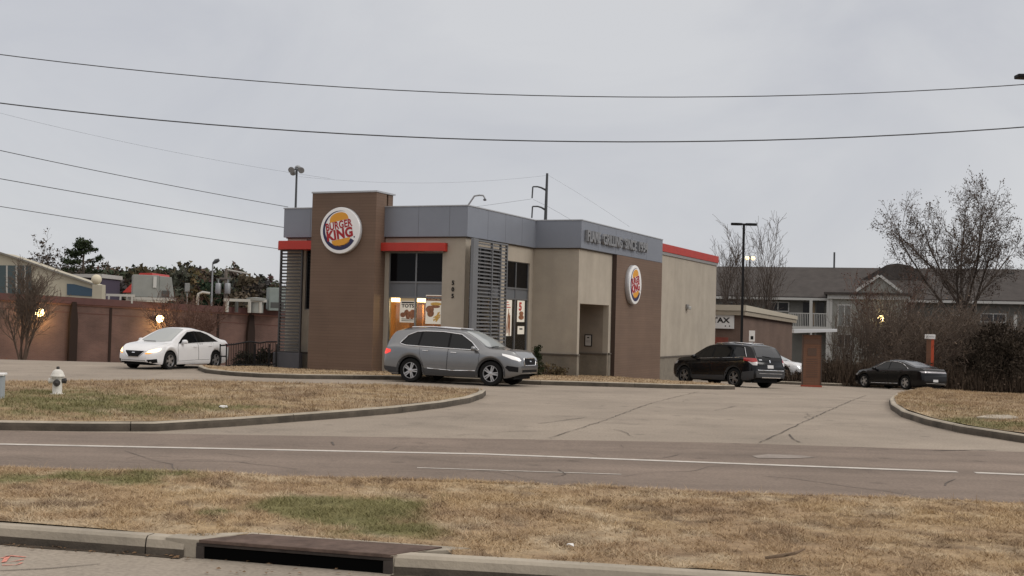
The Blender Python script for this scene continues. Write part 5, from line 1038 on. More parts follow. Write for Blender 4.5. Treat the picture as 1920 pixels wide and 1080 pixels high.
def cobra(px, ytop, d, tip, label, zb=-2.3):
    p = at(px, ytop, d); t = thing('street_lamp', (p.x, d, zb), 0, label, 'street lamp'); a = at(tip[0], tip[1], d); 
    MB().tube([(0, 0, 0), (0, 0, p.z - zb)], [.11, .07], 10).build('pole', M_galv, t, smooth=50)
    dx, dz = a.x - p.x, a.z - p.z
    MB().tube([(0, 0, p.z - zb), (dx * .5, 0, p.z - zb + dz * .6), (dx, 0, p.z - zb + dz)], [.09, .22, .13], 8).build('lamp_head', M_steel, t, smooth=50); return t
cobra(399, 494, 112, (411, 487), 'distant street lamp with a dark tilted head above the far trees')
# sports mast
d = 110; p = at(556.5, 318, d)
t = thing('light_mast', (p.x, d, -2.3), 0, 'tall thin light mast with four floodlights behind the restaurant', 'light mast'); hz = p.z + 2.3
MB().tube([(0, 0, 0), (0, 0, hz)], [.16, .09], 10).build('mast', M_steel, t, smooth=50)
MB().box(-.55, .55, -.06, .06, hz - .05, hz + .05).build('crossarm', M_steel, t)
for dx, dz, dy in ((-.42, -.05, -.3), (.48, -.05, -.3), (0.0, .25, .3), (-.4, -.2, .3)):
    MB().lathe([(.08, -.2), (.28, .1), (.3, .14), (.27, .15), (.001, .1)], 14, Matrix.Translation((dx, dy, hz + dz)) @ Matrix.Rotation(R(112 if dy < 0 else -112), 4, 'X')).tube([(dx, dy, hz + dz), (dx * .8, 0, hz)], .04, 6).build('floodlight', M_galv, t, smooth=40)
# gooseneck lamp above the roof
d = 62; P = [at(*q, d) for q in ((872, 420), (877, 386), (889.5, 367.5), (899, 366), (906, 366.5), (909, 371))]
t = thing('gooseneck_lamp', (P[0].x, d, Z(P[0].x, d)), 0, 'gooseneck lamp with a small bell shade rising behind the restaurant roof', 'street lamp'); o = t.location
MB().tube([(0, 0, 0)] + [p - o for p in P], [.06] * 2 + [.045] * 5, 8).build('pole', M_galv, t, smooth=60)
s_ = at(909, 375, d) - o; MB().lathe([(.03, .09), (.06, .06), (.1, .0), (.09, -.01), (.05, -.04), (.001, -.05)], 16, Matrix.Translation(s_)).build('bell_shade', M_steel, t, smooth=50)
# steel power pole
d = 140; p = at(1026, 325, d); q = at(1022.5, 420, d)
t = thing('power_pole', (q.x, d, -2.3), 0, 'tall dark steel power pole with two curved arms behind the restaurant', 'power pole')
MB().tube([(0, 0, 0), (0, 0, q.z + 2.3), (p.x - q.x, 0, p.z + 2.3)], [.3, .2, .14], 12).build('pole', M_steel, t, smooth=50)
L_ = lambda px, py: at(px, py, d) - Vector((q.x, d, -2.3))
for pts in ([(1025, 357), (1015, 352), (1008, 350), (999, 350)], [(1023.5, 394), (1015, 389), (1008, 387), (998.5, 387)]):
    arm = MB().tube([L_(*k) for k in pts], [.13, .1, .09, .08], 8).build('arm', M_steel, t, smooth=50)
    e_ = L_(*pts[-1]); MB().tube([e_, e_ + Vector((-.05, 0, -1.35))], .085, 8).build('insulator', M_steel, arm)
# wires
M_wire = mat('wire', (.06, .064, .072), .6)
def wire(pts, d0, d1, r, label):
    (x0, y0), (x1, y1), (x2, y2) = pts; A = np.array([[x * x, x, 1] for x, _ in pts]); cf = np.linalg.solve(A, [y0, y1, y2])
    lo = min(p[0] for p in pts); hi = max(p[0] for p in pts); P = []
    for i in range(33):
        t = i / 32; px = lo + (hi - lo) * t; P.append(at(px, cf @ np.array([px * px, px, 1]), d0 + (d1 - d0) * t))
    tag(MB().tube(P, r, 6).build('power_line', M_wire, smooth=70), label, 'wire', 'overhead wires')
wire([(-400, 92 - 49.5), (1100, 181), (2400, 113)], 30, 30, .012, 'topmost thick overhead wire sagging across the whole sky')
wire([(-400, 180 - 44), (1090, 265.5), (2400, 190)], 29, 29, .015, 'second thick overhead wire sagging across the sky just below the topmost one')
wire([(-300, 213), (0, 282), (540, 388)], 60, 95, .025, 'highest of the three dark wires running down behind the left roof corner')
wire([(-300, 280), (0, 335), (560, 431)], 60, 95, .025, 'middle one of the three dark wires running down behind the left roof corner')
wire([(-300, 338), (0, 387), (560, 472)], 60, 95, .022, 'lowest of the three dark wires running down behind the left roof corner')
M_wire2 = M_wire
wire([(-300, 128), (300, 280), (620, 335)], 110, 138, .009, 'very faint thin wire slanting down towards the light mast')
wire([(560, 331), (800, 343), (1025, 329)], 138, 140, .008, 'very faint thin wire reaching the top of the steel power pole')
wire([(780, 402), (900, 386.5), (997, 373)], 100, 140, .013, 'thin wire rising to the upper arm of the steel power pole')
wire([(1000, 374), (1030, 389), (1075, 415)], 140, 130, .013, 'thin wire falling right from the upper arm of the steel power pole')
wire([(1027, 328), (1090, 366), (1180, 425)], 140, 120, .008, 'faint thin wire falling right from the top of the steel power pole')
# dark lamp head at upper right
d = 26
P = [at(1905, 144, d), at(1925, 142, d), at(1990, 140, d), at(2050, 160, d)]
t = thing('street_lamp', (P[3].x, d, 0), 0, 'dark flat street lamp head at the upper right edge', 'street lamp'); o = t.location
MB().prism([(-.0, -.12), (.35, -.16), (.35, .16), (0, .12)], -.035, .05, Matrix.Translation(P[0] - o)).build('lamp_head', M_black, t, bevel=.02)
MB().tube([P[1] - o, P[2] - o, P[3] - o, (0, 0, 0)], .06, 8).build('pole', M_black, t)
# ---- tax building
tb0 = at(1391, 600, 72); t = thing('tax_office', (tb0.x, tb0.y, -2.6), -PH, 'low brick office with a tan roof edge and a TAX sign', 'building')
TBM = Matrix.Translation((tb0.x, tb0.y, -2.6)) @ Matrix.Rotation(-PH, 4, 'Z'); TBI = TBM.inverted()
zt = (TBI @ at(1391, 574, 72)).z; M_tbrick = brickmat('brown_brick', (.165, .105, .08), (.14, .088, .066), (.17, .125, .1), .22, .075, .01, .15); M_tan = mat('tan_fascia', (.36, .31, .24), .7, var=.1)
def splane(px, py, off=0.):   # plane x = off (right side of the building)
    dd = TBI.to_3x3() @ ray(px, py); oo = TBI @ Vector((0, 0, EYE)); return oo + dd * ((off - oo.x) / dd.x)
SE = splane(1486, 600).y; zt2 = splane(1486, 594).z
Mx = Matrix(((0, 0, 1, 0), (1, 0, 0, 0), (0, 1, 0, 0), (0, 0, 0, 1)))     # prism (y,z) extruded along x
MB().prism([(0, -.4), (SE, -.4), (SE, zt2 - .1), (0, zt - .1)], -9, 0, Mx).build('wall', M_tbrick, t)
MB().prism([(-.25, zt - .55), (SE + .2, zt2 - .45), (SE + .2, zt2), (-.25, zt)], -9.2, .25, Mx).build('roof_edge', M_tan, t)
MB().prism([(-.3, zt - .28), (SE + .25, zt2 - .2), (SE + .25, zt2 + .06), (-.3, zt + .06)], -9.25, .32, Mx).build('coping', mat('pale_coping', (.5, .45, .36), .6), t)
MB().box(-2.2, -.8, -.06, -.003, 0, zt - 1.9).build('red_panel', mat('red_brown_panel', (.24, .06, .04), .7, var=.2), t)
f = onplane(1362, 602, TBM, TBI, -.1)
s_ = thing('tax_sign', (0, 0, 0), 0, 'white TAX sign with bold black letters on the brick office', 'sign', mw=TBM @ frame((f.x, -.08, f.z), (1, 0, 0), (0, 0, 1)))
MB().box(-1.15, .46, -.46, .46, -.07, .05).build('panel', M_white, s_, bevel=.01)
m_ = MB(); addtext(m_, 'TAX', Matrix.Translation((-.32, .05, .055)), .5, .003, bold=.02, sxy=(1.1, .33)); m_.build('lettering', M_ink, s_)
m_ = MB(); [disc(m_, x, -.3, .035, .05, .051) for x in (-.05, .2)]; m_.build('mark', M_ink, s_)
# lamp pole in the lot
d = 60; p = at(1393, 419, d); b_ = at(1388.5, 725, d)
t = thing('lot_lamp_post', (b_.x, d, Z(b_.x, d)), 0, 'tall black parking lot lamp post with two flat heads', 'lamp post'); h = p.z - t.location.z
MB().tube([(0, 0, 0), (0, 0, h)], [.085, .075], 4).build('pole', M_black, t); MB().lathe([(.2, 0), (.2, .6), (.001, .62)], 14).build('base', M_conc, t, smooth=40)
for s in (-1, 1): MB().prism([(s * .07, -.06), (s * .3, -.15), (s * .62, -.12), (s * .66, 0), (s * .62, .12), (s * .3, .15), (s * .07, .06)][::s], h - .1, h + .02).build('lamp_head', M_black, t, bevel=.02)
# twin globe street lamp
d = 150; p = at(1406, 484, d); t = thing('street_lamp', (p.x, d, -2.3), 0, 'distant street lamp with two glowing globes beside the lot lamp post', 'street lamp')
MB().tube([(0, 0, 0), (0, 0, p.z + 2.3 + .3)], .09, 8).build('pole', M_steel, t)
for s in (-.35, .4): MB().lathe([(.001, -.26), (.2, -.2), (.28, 0), (.2, .18), (.001, .24)], 14, Matrix.Translation((s, 0, p.z + 2.3))).build('globe', mat('warm_globe', (1, .85, .6), .4, emit=(1, .72, .4), estr=2.5), t, smooth=60)
# parking sign
d = 62; p = at(1410, 630, d); t = thing('parking_sign', (p.x, d, Z(p.x, d)), -.2, 'small white parking sign on a post behind the black suv', 'sign'); h = p.z - t.location.z
MB().tube([(0, .03, 0), (0, .03, h + .25)], .03, 6).build('post', M_galv, t); MB().box(-.15, .15, -.01, .01, h - .28, h + .28).build('panel', M_white, t); MB().box(-.07, .07, -.014, -.0105, h - .18, h + .0).build('symbol', M_black, t)
# ---- apartment building
O = at(1340, 600, 118); E_ = at(1965, 600, 108); v = (E_ - O).xy.normalized(); arz = math.atan2(v.y, v.x)
AM = Matrix.Translation((O.x, O.y, -2.3)) @ Matrix.Rotation(arz, 4, 'Z'); AI = AM.inverted()
def ap(px, py, off=0.): return onplane(px, py, AM, AI, off)
ab = thing('apartment_building', (O.x, O.y, -2.3), arz, 'long two storey grey apartment block with dark shingle roof behind the thicket', 'apartments')
M_sid = mat('grey_siding', (.15, .148, .135), .8, var=.08); M_sid2 = mat('sage_siding', (.27, .27, .245), .8, var=.08); M_shing = mat('dark_shingles', (.058, .05, .046), .95, var=.25, vscale=1.2, bump=.4, bscale=8); M_wtrim = mat('white_trim', (.5, .5, .48), .6); M_dwin = mat('dim_window', (.03, .032, .036), .15)
ez_ = ap(1520, 558).z; rzz = ap(1500, 505, 6).z; XA, XB = -14, 44
MB().box(XA, XB, 0, 12, -.5, ez_).build('wall', M_sid, ab)
MB().prism([(-.8, ez_ - .15), (6, rzz), (12.8, ez_ - .15), (12.8, ez_ + .05), (6, rzz + .22), (-.8, ez_ + .05)], XA - .5, XB + .5, Mx).build('roof', M_shing, ab)
MB().box(XA, XB, -.88, -.8, ez_ - .28, ez_ - .05).build('gutter', M_wtrim, ab)
for px in (1448, 1488, 1549, 1612, 1895): q = ap(px, 515, 5.2); MB().box(q.x - .3, q.x + .3, 4.9, 5.5, q.z - .25, q.z + .15).build('roof_vent', M_unitd, ab)
q = ap(1564, 500, 6); MB().tube([(q.x, 6, rzz), (q.x, 6, rzz + 1.75)], .09, 8).build('vent_pipe', M_steel, ab)
hx = ap(1685, 500, 6).x; MB().prism([(hx - 3.6, rzz - 1.2), (hx + 3.2, rzz - 1.2), (hx + 1.2, rzz + .3), (hx, rzz + .55), (hx - 1, rzz + .4)], -9.5, -3.2, Mv).build('roof_hump', M_shing, ab)
b0, b1 = ap(1555, 600, -1.6).x, ap(1700, 600, -1.6).x; ct = ap(1600, 551, -1.6).z
MB().box(b0, b1, -1.6, 0, -.5, ct - .5).build('bay', M_sid2, ab)
MB().box(b0 - .5, b1 + .4, -2.1, 0, ct - .1, ct + .12).build('cornice', M_shing, ab); MB().box(b0 - .2, b1 + .2, -1.85, 0, ct - .5, ct - .101).build('frieze', M_wtrim, ab)
for x in (b0, b1 - .25): MB().box(x, x + .25, -1.66, -1.603, -.5, ct - .51).build('corner_board', M_wtrim, ab)
g0, g1, ga = ap(1606, 548, -2), ap(1688, 549, -2), ap(1649, 519, -2)
vprism(MB(), [(g0.x, ct + .13), (g1.x, ct + .13), (ga.x, ga.z)], -1.9, 2).build('pediment', M_sid2, ab)
for a, b_ in ((g0, ga), (ga, g1)):
    n_ = Vector((b_.x - a.x, b_.z - a.z)).normalized(); pp = Vector((-n_.y, n_.x)) * .24
    vprism(MB(), [(a.x, a.z), (b_.x, b_.z), (b_.x + pp.x, b_.z + pp.y), (a.x + pp.x, a.z + pp.y)], -2.15, 2).build('rake_trim', M_wtrim, ab)
def awin(px0, px1, py0, py1, off, m=M_dwin):
    a, b_ = ap(px0, py1, off), ap(px1, py0, off); f_ = MB().box(a.x - .1, b_.x + .1, off - .06, off - .003, a.z - .1, b_.z + .1).build('window', M_wtrim, ab)
    MB().box(a.x, b_.x, off - .08, off - .0605, a.z, b_.z).build('pane', m, f_); MB().box((a.x + b_.x) / 2 - .04, (a.x + b_.x) / 2 + .04, off - .1, off - .081, a.z, b_.z).build('mullion', M_wtrim, f_)
awin(1572, 1595, 573, 610, -1.6, mat('grey_blind', (.2, .21, .2), .5)); awin(1572, 1595, 628, 650, -1.6); awin(1440, 1478, 568, 582, 0); awin(1366, 1392, 568, 582, 0); awin(1840, 1885, 590, 602, 0); awin(1770, 1800, 592, 612, 0); awin(1905, 1925, 640, 668, 0)
def balcony(px0, px1, slab, rail, off, posts):
    a, b_ = ap(px0, slab, off), ap(px1, slab, off); r_ = ap(px0, rail, off).z
    t_ = MB().box(a.x, b_.x, off, 0, a.z - .28, a.z).build('balcony', M_wtrim, ab)
    MB().box(a.x, b_.x, off, off + .06, r_ - .08, r_).build('rail', M_wtrim, t_)
    m = MB(); n = int((b_.x - a.x) / .16)
    for i in range(n): x = lin(a.x, b_.x, i / n); m.box(x - .025, x + .025, off + .01, off + .05, a.z, r_ - .08)
    m.build('balusters', M_wtrim, t_)
    for px, y0, y1 in posts: q = ap(px, 600, off).x; MB().box(q - .13, q + .13, off - .02, off + .24, ap(px, y1, off).z, ap(px, y0, off).z).build('post', M_wtrim, t_)
    dm = MB(); 
    return t_
balcony(1478, 1553, 611, 586, -1.6, [(1520, 562, 650), (1552, 560, 680)])
for px0, px1, m in ((1505, 1518, M_dwin), (1519, 1528, mat('tan_door', (.25, .18, .11), .7)), (1530, 1545, M_dwin)): a, b_ = ap(px0, 610, 0), ap(px1, 567, 0); MB().box(a.x, b_.x, -.06, -.003, a.z, b_.z).build('balcony_door', m, ab)
balcony(1830, 2000, 658, 634, -1.8, [(1904, 590, 690)])
wlamp(1652, 598, AM, AI, -1.8, .34, 'glowing yellow wall lamp on the apartment block behind the bare saplings', 0)
# ---- drive-through furniture
M_orwood = brickmat('orange_brown_slats', (.175, .08, .042), (.155, .07, .037), (.10, .047, .027), 3, .09, .006, .1, .6); M_orange2 = mat('orange_red_metal', (.5, .075, .025), .5)
d = 55; b_ = at(1521, 720, d); tp = at(1524, 628, d)
t = thing('menu_board', (b_.x, d, b_.z - .25), R(-8), 'orange brown drive-through menu board under a wide pale canopy', 'menu board'); h = tp.z - b_.z + .25
MB().box(-.43, .43, -.14, .14, 0, h).build('cabinet', M_orwood, t, bevel=.01); MB().box(-.46, .46, -.18, .18, 0, .2).build('plinth', mat('plinth_red', (.3, .05, .02), .6), t, bevel=.01)
m_ = mat('menu_panel', (.10, .055, .035), .4)
MB().box(-.2, .2, -.16, -.1405, h - .95, h - .6).build('screen', m_, t)
for s in (-1, 1): MB().box(s * .415 - .02, s * .415 + .02, -.165, -.1405, .21, h - .02).build('edge_frame', mat('bronze_frame', (.06, .04, .03), .5), t)
MB().box(-.36, .36, -.155, -.1405, h - .42, h - .2).build('header_panel', mat('header_brown', (.12, .06, .035), .45), t)
for k in range(9): MB().box(-.26, .26, -.15, -.1405, h - 1.12 - k * .1, h - 1.09 - k * .1).build('menu_line', m_, t)
for s in (-.12, .14): MB().tube([(s, 0, h), (s, 0, h + .1)], .04, 8).build('canopy_post', M_galv, t)
vprism(MB(), [(-.86, h + .06), (1.05, h + .17), (1.05, h + .30), (-.86, h + .24)], -.5, .5).build('canopy', mat('pale_canopy', (.6, .62, .64), .5), t, bevel=.01)
d = 65; b_ = at(1743, 705, d); tp = at(1744, 627, d); t = thing('clearance_post', (b_.x, d, b_.z - .4), R(-20), 'orange post with a white cap standing behind the black sedan', 'post'); h = tp.z - b_.z + .4
MB().box(-.19, .05, -.15, .15, 0, h - .25).build('post', M_orwood, t); MB().box(.051, .2, -.15, .15, 0, h - .25).build('red_edge', M_orange2, t); MB().box(-.28, .26, -.2, .2, h - .249, h).build('cap', M_white, t, bevel=.01)
m_ = MB(); addtext(m_, 'CLEARANCE', Matrix.Translation((0, -.203, h - .12)) @ Matrix.Rotation(PI / 2, 4, 'X'), .08, .001, sxy=(.4, .07)); m_.build('lettering', mat('grey_ink', (.3, .3, .32), .6), t)
# hydrant
M_hyd = mat('hydrant_white', (.62, .60, .55), .6, var=.15, vscale=12); M_hdark = mat('hydrant_dark', (.04, .036, .034), .6)
p = gnd(107, 739, .15); t = thing('fire_hydrant', (p.x, p.y, p.z - .03), R(15), 'white fire hydrant with dark caps on the front lawn', 'fire hydrant')
MB().lathe([(.17, 0), (.17, .035), (.115, .05), (.10, .07), (.10, .36), (.125, .37), (.125, .40), (.10, .41)], 20).build('barrel', M_hyd, t, smooth=40)
MB().lathe([(.15, .405), (.15, .43), (.135, .445), (.125, .48), (.10, .53), (.05, .565), (.001, .575)], 20).build('bonnet', M_hyd, t, smooth=40)
MB().lathe([(.03, .565), (.035, .6), (.03, .625), (.001, .63)], 8).build('operating_nut', M_hdark, t)
for a in (0, PI): MB().lathe([(.055, .08), (.055, .15), (.06, .15), (.06, .18), (.02, .185), (.001, .2)], 12, Matrix.Translation((0, 0, .32)) @ Matrix.Rotation(a, 4, 'Z') @ Matrix.Rotation(PI / 2, 4, 'Y')).build('nozzle_cap', M_hdark if a == 0 else M_hyd, t, smooth=40)
MB().lathe([(.07, .08), (.07, .15), (.075, .15), (.075, .185), (.025, .19), (.001, .21)], 12, Matrix.Translation((0, 0, .28)) @ Matrix.Rotation(PI / 2, 4, 'X')).build('pumper_cap', M_hdark, t, smooth=40)
p = gnd(-4, 748, .15); t = thing('utility_box', (p.x, p.y, p.z - .03), R(12), 'pale grey utility box with a white lid at the left edge', 'utility box')
MB().box(-.16, .10, -.15, .15, 0, .5).build('cabinet', mat('pale_box', (.33, .36, .38), .6), t, bevel=.01); MB().box(-.19, .13, -.18, .18, .501, .55).build('lid', M_white, t, bevel=.01)
# railing
d0, d1 = 44.6, 45.8
t = thing('railing', (at(415, 688, d0).x, d0, 0), 0, 'black metal railing with thin pickets beside the left louvre screen', 'railing'); o = t.location
F_ = lambda px, py: at(px, py, d0 + (d1 - d0) * (px - 413) / 107) - o
MB().tube([F_(*q) for q in ((413, 648), (440, 645.5), (458, 642), (470, 640.5), (478, 642), (487, 643), (500, 641), (519, 641))], .028, 8).build('top_rail', M_black, t, smooth=60)
MB().tube([F_(*q) for q in ((413, 668), (425, 668))], .025, 6).build('low_rail', M_black, t)
MB().tube([F_(*q) for q in ((424, 686), (450, 684), (476, 685), (519, 682))], .025, 6).build('bottom_rail', M_black, t)
for px in (413, 425, 478, 505, 519): MB().tube([F_(px, 645), F_(px - 1, 690)], .028, 6).build('post', M_black, t)
for i in range(20): px = 429 + i * 4.6; MB().tube([F_(px, 643), F_(px - .5, 684)], .011, 5).build('picket', M_black, t)
# pale kerb and litter ground behind the lane
VK = [Vector(q) for q in ((11.3, 63.4), (13, 62.6), (15, 62.4), (17, 63.2), (21, 65.3), (30, 64), (48, 60))]
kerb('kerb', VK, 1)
vg = sheet('verge', inner(VK, 1, .14) + [Vector((60, 75)), Vector((60, 104)), Vector((8, 104)), Vector((9, 70))], 1.5, flat(.1), mat('leaf_litter', (.07, .052, .04), 1, var=.4, vscale=.8)); struct(vg)
# ================================================================== VEGETATION
M_bark = mat('grey_brown_bark', (.075, .058, .047), .95, var=.25, vscale=4); M_twig = mat('dark_twig', (.10, .08, .067), .95); M_rtwig = mat('reddish_twig', (.13, .07, .05), .95); M_btwig = mat('brown_twig', (.105, .077, .058), .95)
M_leaf = mat('leaf', (.05, .06, .03), .95, spec=.04, attr='tint')
def trimesh(name, v, col, m, parent=None):
    n = len(v); me = bpy.data.meshes.new(name); me.vertices.add(3 * n); me.vertices.foreach_set('co', np.ascontiguousarray(v, dtype=np.float32).ravel())
    me.loops.add(3 * n); me.loops.foreach_set('vertex_index', np.arange(3 * n, dtype=np.int32)); me.polygons.add(n); me.polygons.foreach_set('loop_start', np.arange(0, 3 * n, 3, dtype=np.int32))
    me.update(); me.validate(); me.materials.append(m)
    a = me.color_attributes.new('tint', 'FLOAT_COLOR', 'POINT'); c = np.repeat(col, 3, 0); a.data.foreach_set('color', np.concatenate([c, np.ones((3 * n, 1))], 1).ravel())
    o = bpy.data.objects.new(name, me); COL.objects.link(o)
    if parent: o.parent = parent
    return o
def leaftris(P, s, rs):
    n = len(P); a = rs.randn(n, 3); a /= np.linalg.norm(a, axis=1)[:, None]; b = np.cross(a, rs.randn(n, 3)); b /= np.linalg.norm(b, axis=1)[:, None] + 1e-9
    sz = (s * rs.uniform(.5, 1.4, n))[:, None]
    return np.stack([P - a * sz * .6, P + a * sz * .6, P + b * sz], 1)
def cloud(n, rad, size, seed, clumps, cspread, base=(.04, .05, .025), var=.25, flat=.7, bottom=-1.):
    rs = np.random.RandomState(seed); C = rs.randn(clumps, 3); C /= np.linalg.norm(C, axis=1)[:, None]; C *= (rs.rand(clumps, 1) ** .45)
    C = C[C[:, 2] > bottom]; rad = np.array(rad); k = rs.randint(0, len(C), n)
    P = C[k] * rad + rs.randn(n, 3) * cspread * np.array([1, 1, flat])
    tone = (1 + var * rs.uniform(-1, 1, len(C)))[k] * (1 + .15 * rs.uniform(-1, 1, n)); return leaftris(P, size, rs), np.array(base)[None] * tone[:, None], C * rad
class Tree: pass
def grow(T, p, d, Ln, r, lvl, rng, P, mbs):
    n = P['seg'][lvl]; pts = [p]; rad = [r]; q = p.copy(); dd = d.copy(); rows = []
    for i in range(n):
        dd = (dd + Vector((rng.gauss(0, 1), rng.gauss(0, 1), rng.gauss(0, .7))) * P['wander'][lvl] + Vector((0, 0, P['up'][lvl]))).normalized()
        q = q + dd * (Ln / n); pts.append(q.copy()); rad.append(max(P['rmin'], r * (1 - (i + 1) / n * P['taper'][lvl]))); rows.append(dd.copy())
    mbs[0 if lvl <= P['trunklvl'] else 1].tube(pts, rad, (8, 6, 4, 3, 3)[lvl], cap=lvl < 2)
    if lvl >= P['levels']: T.tips.append(pts[-1]); T.tips.append(pts[len(pts) // 2]); return
    K = P['kids'][lvl]; K = K if isinstance(K, int) else rng.randint(*K); a0 = rng.uniform(0, 6.28)
    for k in range(K):
        t = P['from'][lvl] + (1 - P['from'][lvl]) * ((k + rng.uniform(.2, .9)) / K); x = t * n; i = min(int(x), n - 1); f = x - i
        o = pts[i].lerp(pts[i + 1], f); base = rows[i]; a0 += 2.4 + rng.uniform(-.5, .5); ax = base.orthogonal().normalized(); ax.rotate(Quaternion(base, a0))
        nd = base.copy(); nd.rotate(Quaternion(ax, P['ang'][lvl] * rng.uniform(.7, 1.3)))
        grow(T, o, nd, Ln * P['ratio'][lvl] * rng.uniform(.7, 1.2) * (1.1 - .45 * t * P.get('cone', 1)), max(P['rmin'], (rad[i] * (1 - f) + rad[i + 1] * f) * P['rr'][lvl]), lvl + 1, rng, P, mbs)
def baretree(name, loc, label, cat, H, r, P, seed, stems=1, spread=.0, m=(M_bark, M_twig), group=None, leaves=None, rz=0.):
    rng = random.Random(seed); T = Tree(); T.tips = []; mbs = (MB(), MB())
    for s in range(stems):
        a = 6.28 * s / stems + rng.uniform(-.4, .4); sp_d = spread * rng.uniform(.4, 1.2) if stems > 1 else 0
        grow(T, Vector((math.cos(a) * .08, math.sin(a) * .08, -.1)) if stems > 1 else Vector((0, 0, -.15)), Vector((math.cos(a) * sp_d, math.sin(a) * sp_d, 1)).normalized(), H * (rng.uniform(.75, 1.1) if stems > 1 else 1), r, 0, rng, P, mbs)
    t = thing(name, loc, rz, label, cat, group)
    mbs[0].build('trunk', m[0], t, smooth=60, recalc=False); c = mbs[1].build('crown', m[1], t, recalc=False)
    if leaves:
        n, s, base = leaves; rs = np.random.RandomState(seed); Tp = np.array([tuple(v) for v in T.tips]); k = rs.randint(0, len(Tp), n)
        Pp = Tp[k] + rs.randn(n, 3) * .16; trimesh('dry_leaf_clumps', leaftris(Pp, s, rs), np.array(base)[None] * rs.uniform(.6, 1.4, (n, 1)), M_leaf, c)
    return t
def gz(px, py, d): p = at(px, py, d); return p
# big bare tree on the right
BIG = dict(seg=(5, 8, 6, 4, 3), wander=(.03, .07, .14, .24, .3), up=(.0, .03, .06, .05, .03), taper=(.35, .75, .75, .7, .6), trunklvl=1, rmin=.012, levels=4, kids=(10, 11, 8, 5), ang=(.62, .6, .7, .7), ratio=(1.6, .42, .46, .5), rr=(.55, .48, .5, .55), cone=.8)
BIG['from'] = (.55, .25, .2, .2)
p = at(1800, 735, 88)
baretree('bare_tree', (p.x, 88, -2.3), 'tall wide bare tree with dark clumped twigs rising above the apartment roof', 'tree', 6.3, .34, BIG, 30, leaves=(8000, .10, (.09, .068, .055)))
bt_ = [o for o in bpy.data.objects if o.get('label', '').startswith('tall wide bare tree')][0]
cv = np.array([tuple(v.co) for c in bt_.children if c.name.startswith('crown') for v in c.data.vertices]); xa, xb = np.percentile(cv[:, 0], [1, 99]); zt_ = np.percentile(cv[:, 2], 99.6)
want = at(1788, 600, 88).x; w_ = 10.2 / (xb - xa); hs = (at(1800, 340, 88).z + 2.3) / zt_; bt_.scale = (w_, w_, hs); bt_.location.x = want - (xa + xb) / 2 * w_; print('BIGTREE', xa, xb, zt_, w_, hs)
MID = dict(seg=(5, 5, 4, 3), wander=(.07, .1, .16, .2), up=(.05, .08, .08, .05), taper=(.7, .75, .7, .6), trunklvl=0, rmin=.012, levels=3, kids=(8, 6, 4), ang=(.45, .5, .6), ratio=(.6, .5, .5), rr=(.6, .55, .55), cone=.7)
MID['from'] = (.28, .2, .2)
def bt(px, top, d, label, seed, stems, spread, name='bare_tree', P=MID, m=(M_bark, M_twig), base=None, r=.12, leaves=None, cat='tree', group=None, hk=.72):
    b = at(px, 700, d); z0 = Z(b.x, d) if base is None else base; h = at(px, top, d).z - z0
    return baretree(name, (b.x, d, z0), label, cat, h * hk, r, P, seed, stems, spread, m, group, leaves)
VASE = dict(MID); VASE['ang'] = (.26, .35, .5); VASE['ratio'] = (.5, .5, .5)
bt(1432, 432, 100, 'taller upright bare tree behind the tax office right of the lot lamp post', 11, 4, .1, r=.12, P=VASE)
bt(1366, 462, 102, 'shorter bare tree behind the tax office left of the lot lamp post', 12, 4, .1, r=.1, P=VASE)
bt(1645, 462, 96, 'bare tree with reddish fine twigs behind the gable of the apartment block', 13, 3, .3, r=.1, leaves=(900, .12, (.12, .07, .055)), m=(M_bark, M_rtwig), hk=.62)
FAN = dict(MID); FAN['kids'] = (9, 7, 4); FAN['rmin'] = .008
b = at(40, 684, 57)
baretree('bare_tree', (b.x, 57, b.z), 'bare brown twiggy tree before the brick wall at far left', 'tree', 3.0, .06, FAN, 21, 7, .34, (mat('brown_bark', (.095, .065, .048), .95), M_btwig))
b = at(352, 690, 56)
baretree('bare_tree', (b.x, 56, b.z), 'reddish bare twiggy tree rising behind the white sedan roof', 'tree', 2.8, .05, FAN, 22, 7, .6, (M_rtwig, M_rtwig))
for px, top, d, sd_, lb in ((35, 462, 150, 31, 'far bare tree with rounded crown just left of the others above the ivory roof'), (70, 460, 146, 32, 'middle far bare tree with rounded crown above the ivory roof'), (92, 478, 143, 33, 'right far bare tree with rounded crown beside the tall pine')):
    bt(px, top, d, lb, sd_, 3, .35, r=.16, m=(M_bark, M_twig), base=-2.3, hk=.68, leaves=(1500, .25, (.075, .06, .05)))
# pine at left
d = 140; b = at(152, 600, d); top = at(153, 447, d).z
t = thing('pine_tree', (b.x, d, -2.3), 0, 'tall ragged dark pine above the far treeline at left', 'tree'); H_ = top + 2.3
MB().tube([(0, 0, 0), (.15, 0, H_ * .5), (0, 0, H_ * .8), (.2, 0, H_ * .97)], [.28, .2, .12, .05], 8).build('trunk', M_bark, t, smooth=60)
V, Cc = [], []; rs = np.random.RandomState(41); rng = random.Random(41); lm = MB()
for i in range(30):
    z = H_ * rng.uniform(.5, .99); wid = (2.4 if z < H_ * .87 else 1.7) * rng.uniform(.3, 1); a = rng.uniform(0, 6.28); c = np.array([math.cos(a) * wid, math.sin(a) * wid, z])
    lm.tube([(0.1, 0, z - .5), (c[0] * .6, c[1] * .6, z - .2), tuple(c)], [.07, .05, .02], 5)
    v, cl, _ = cloud(140, (.75, .75, .3), .2, 100 + i, 6, .16, (.034, .045, .024)); V.append(v + c); Cc.append(cl)
lm.build('limbs', M_bark, t); trimesh('crown', np.concatenate(V), np.concatenate(Cc), M_leaf, t)
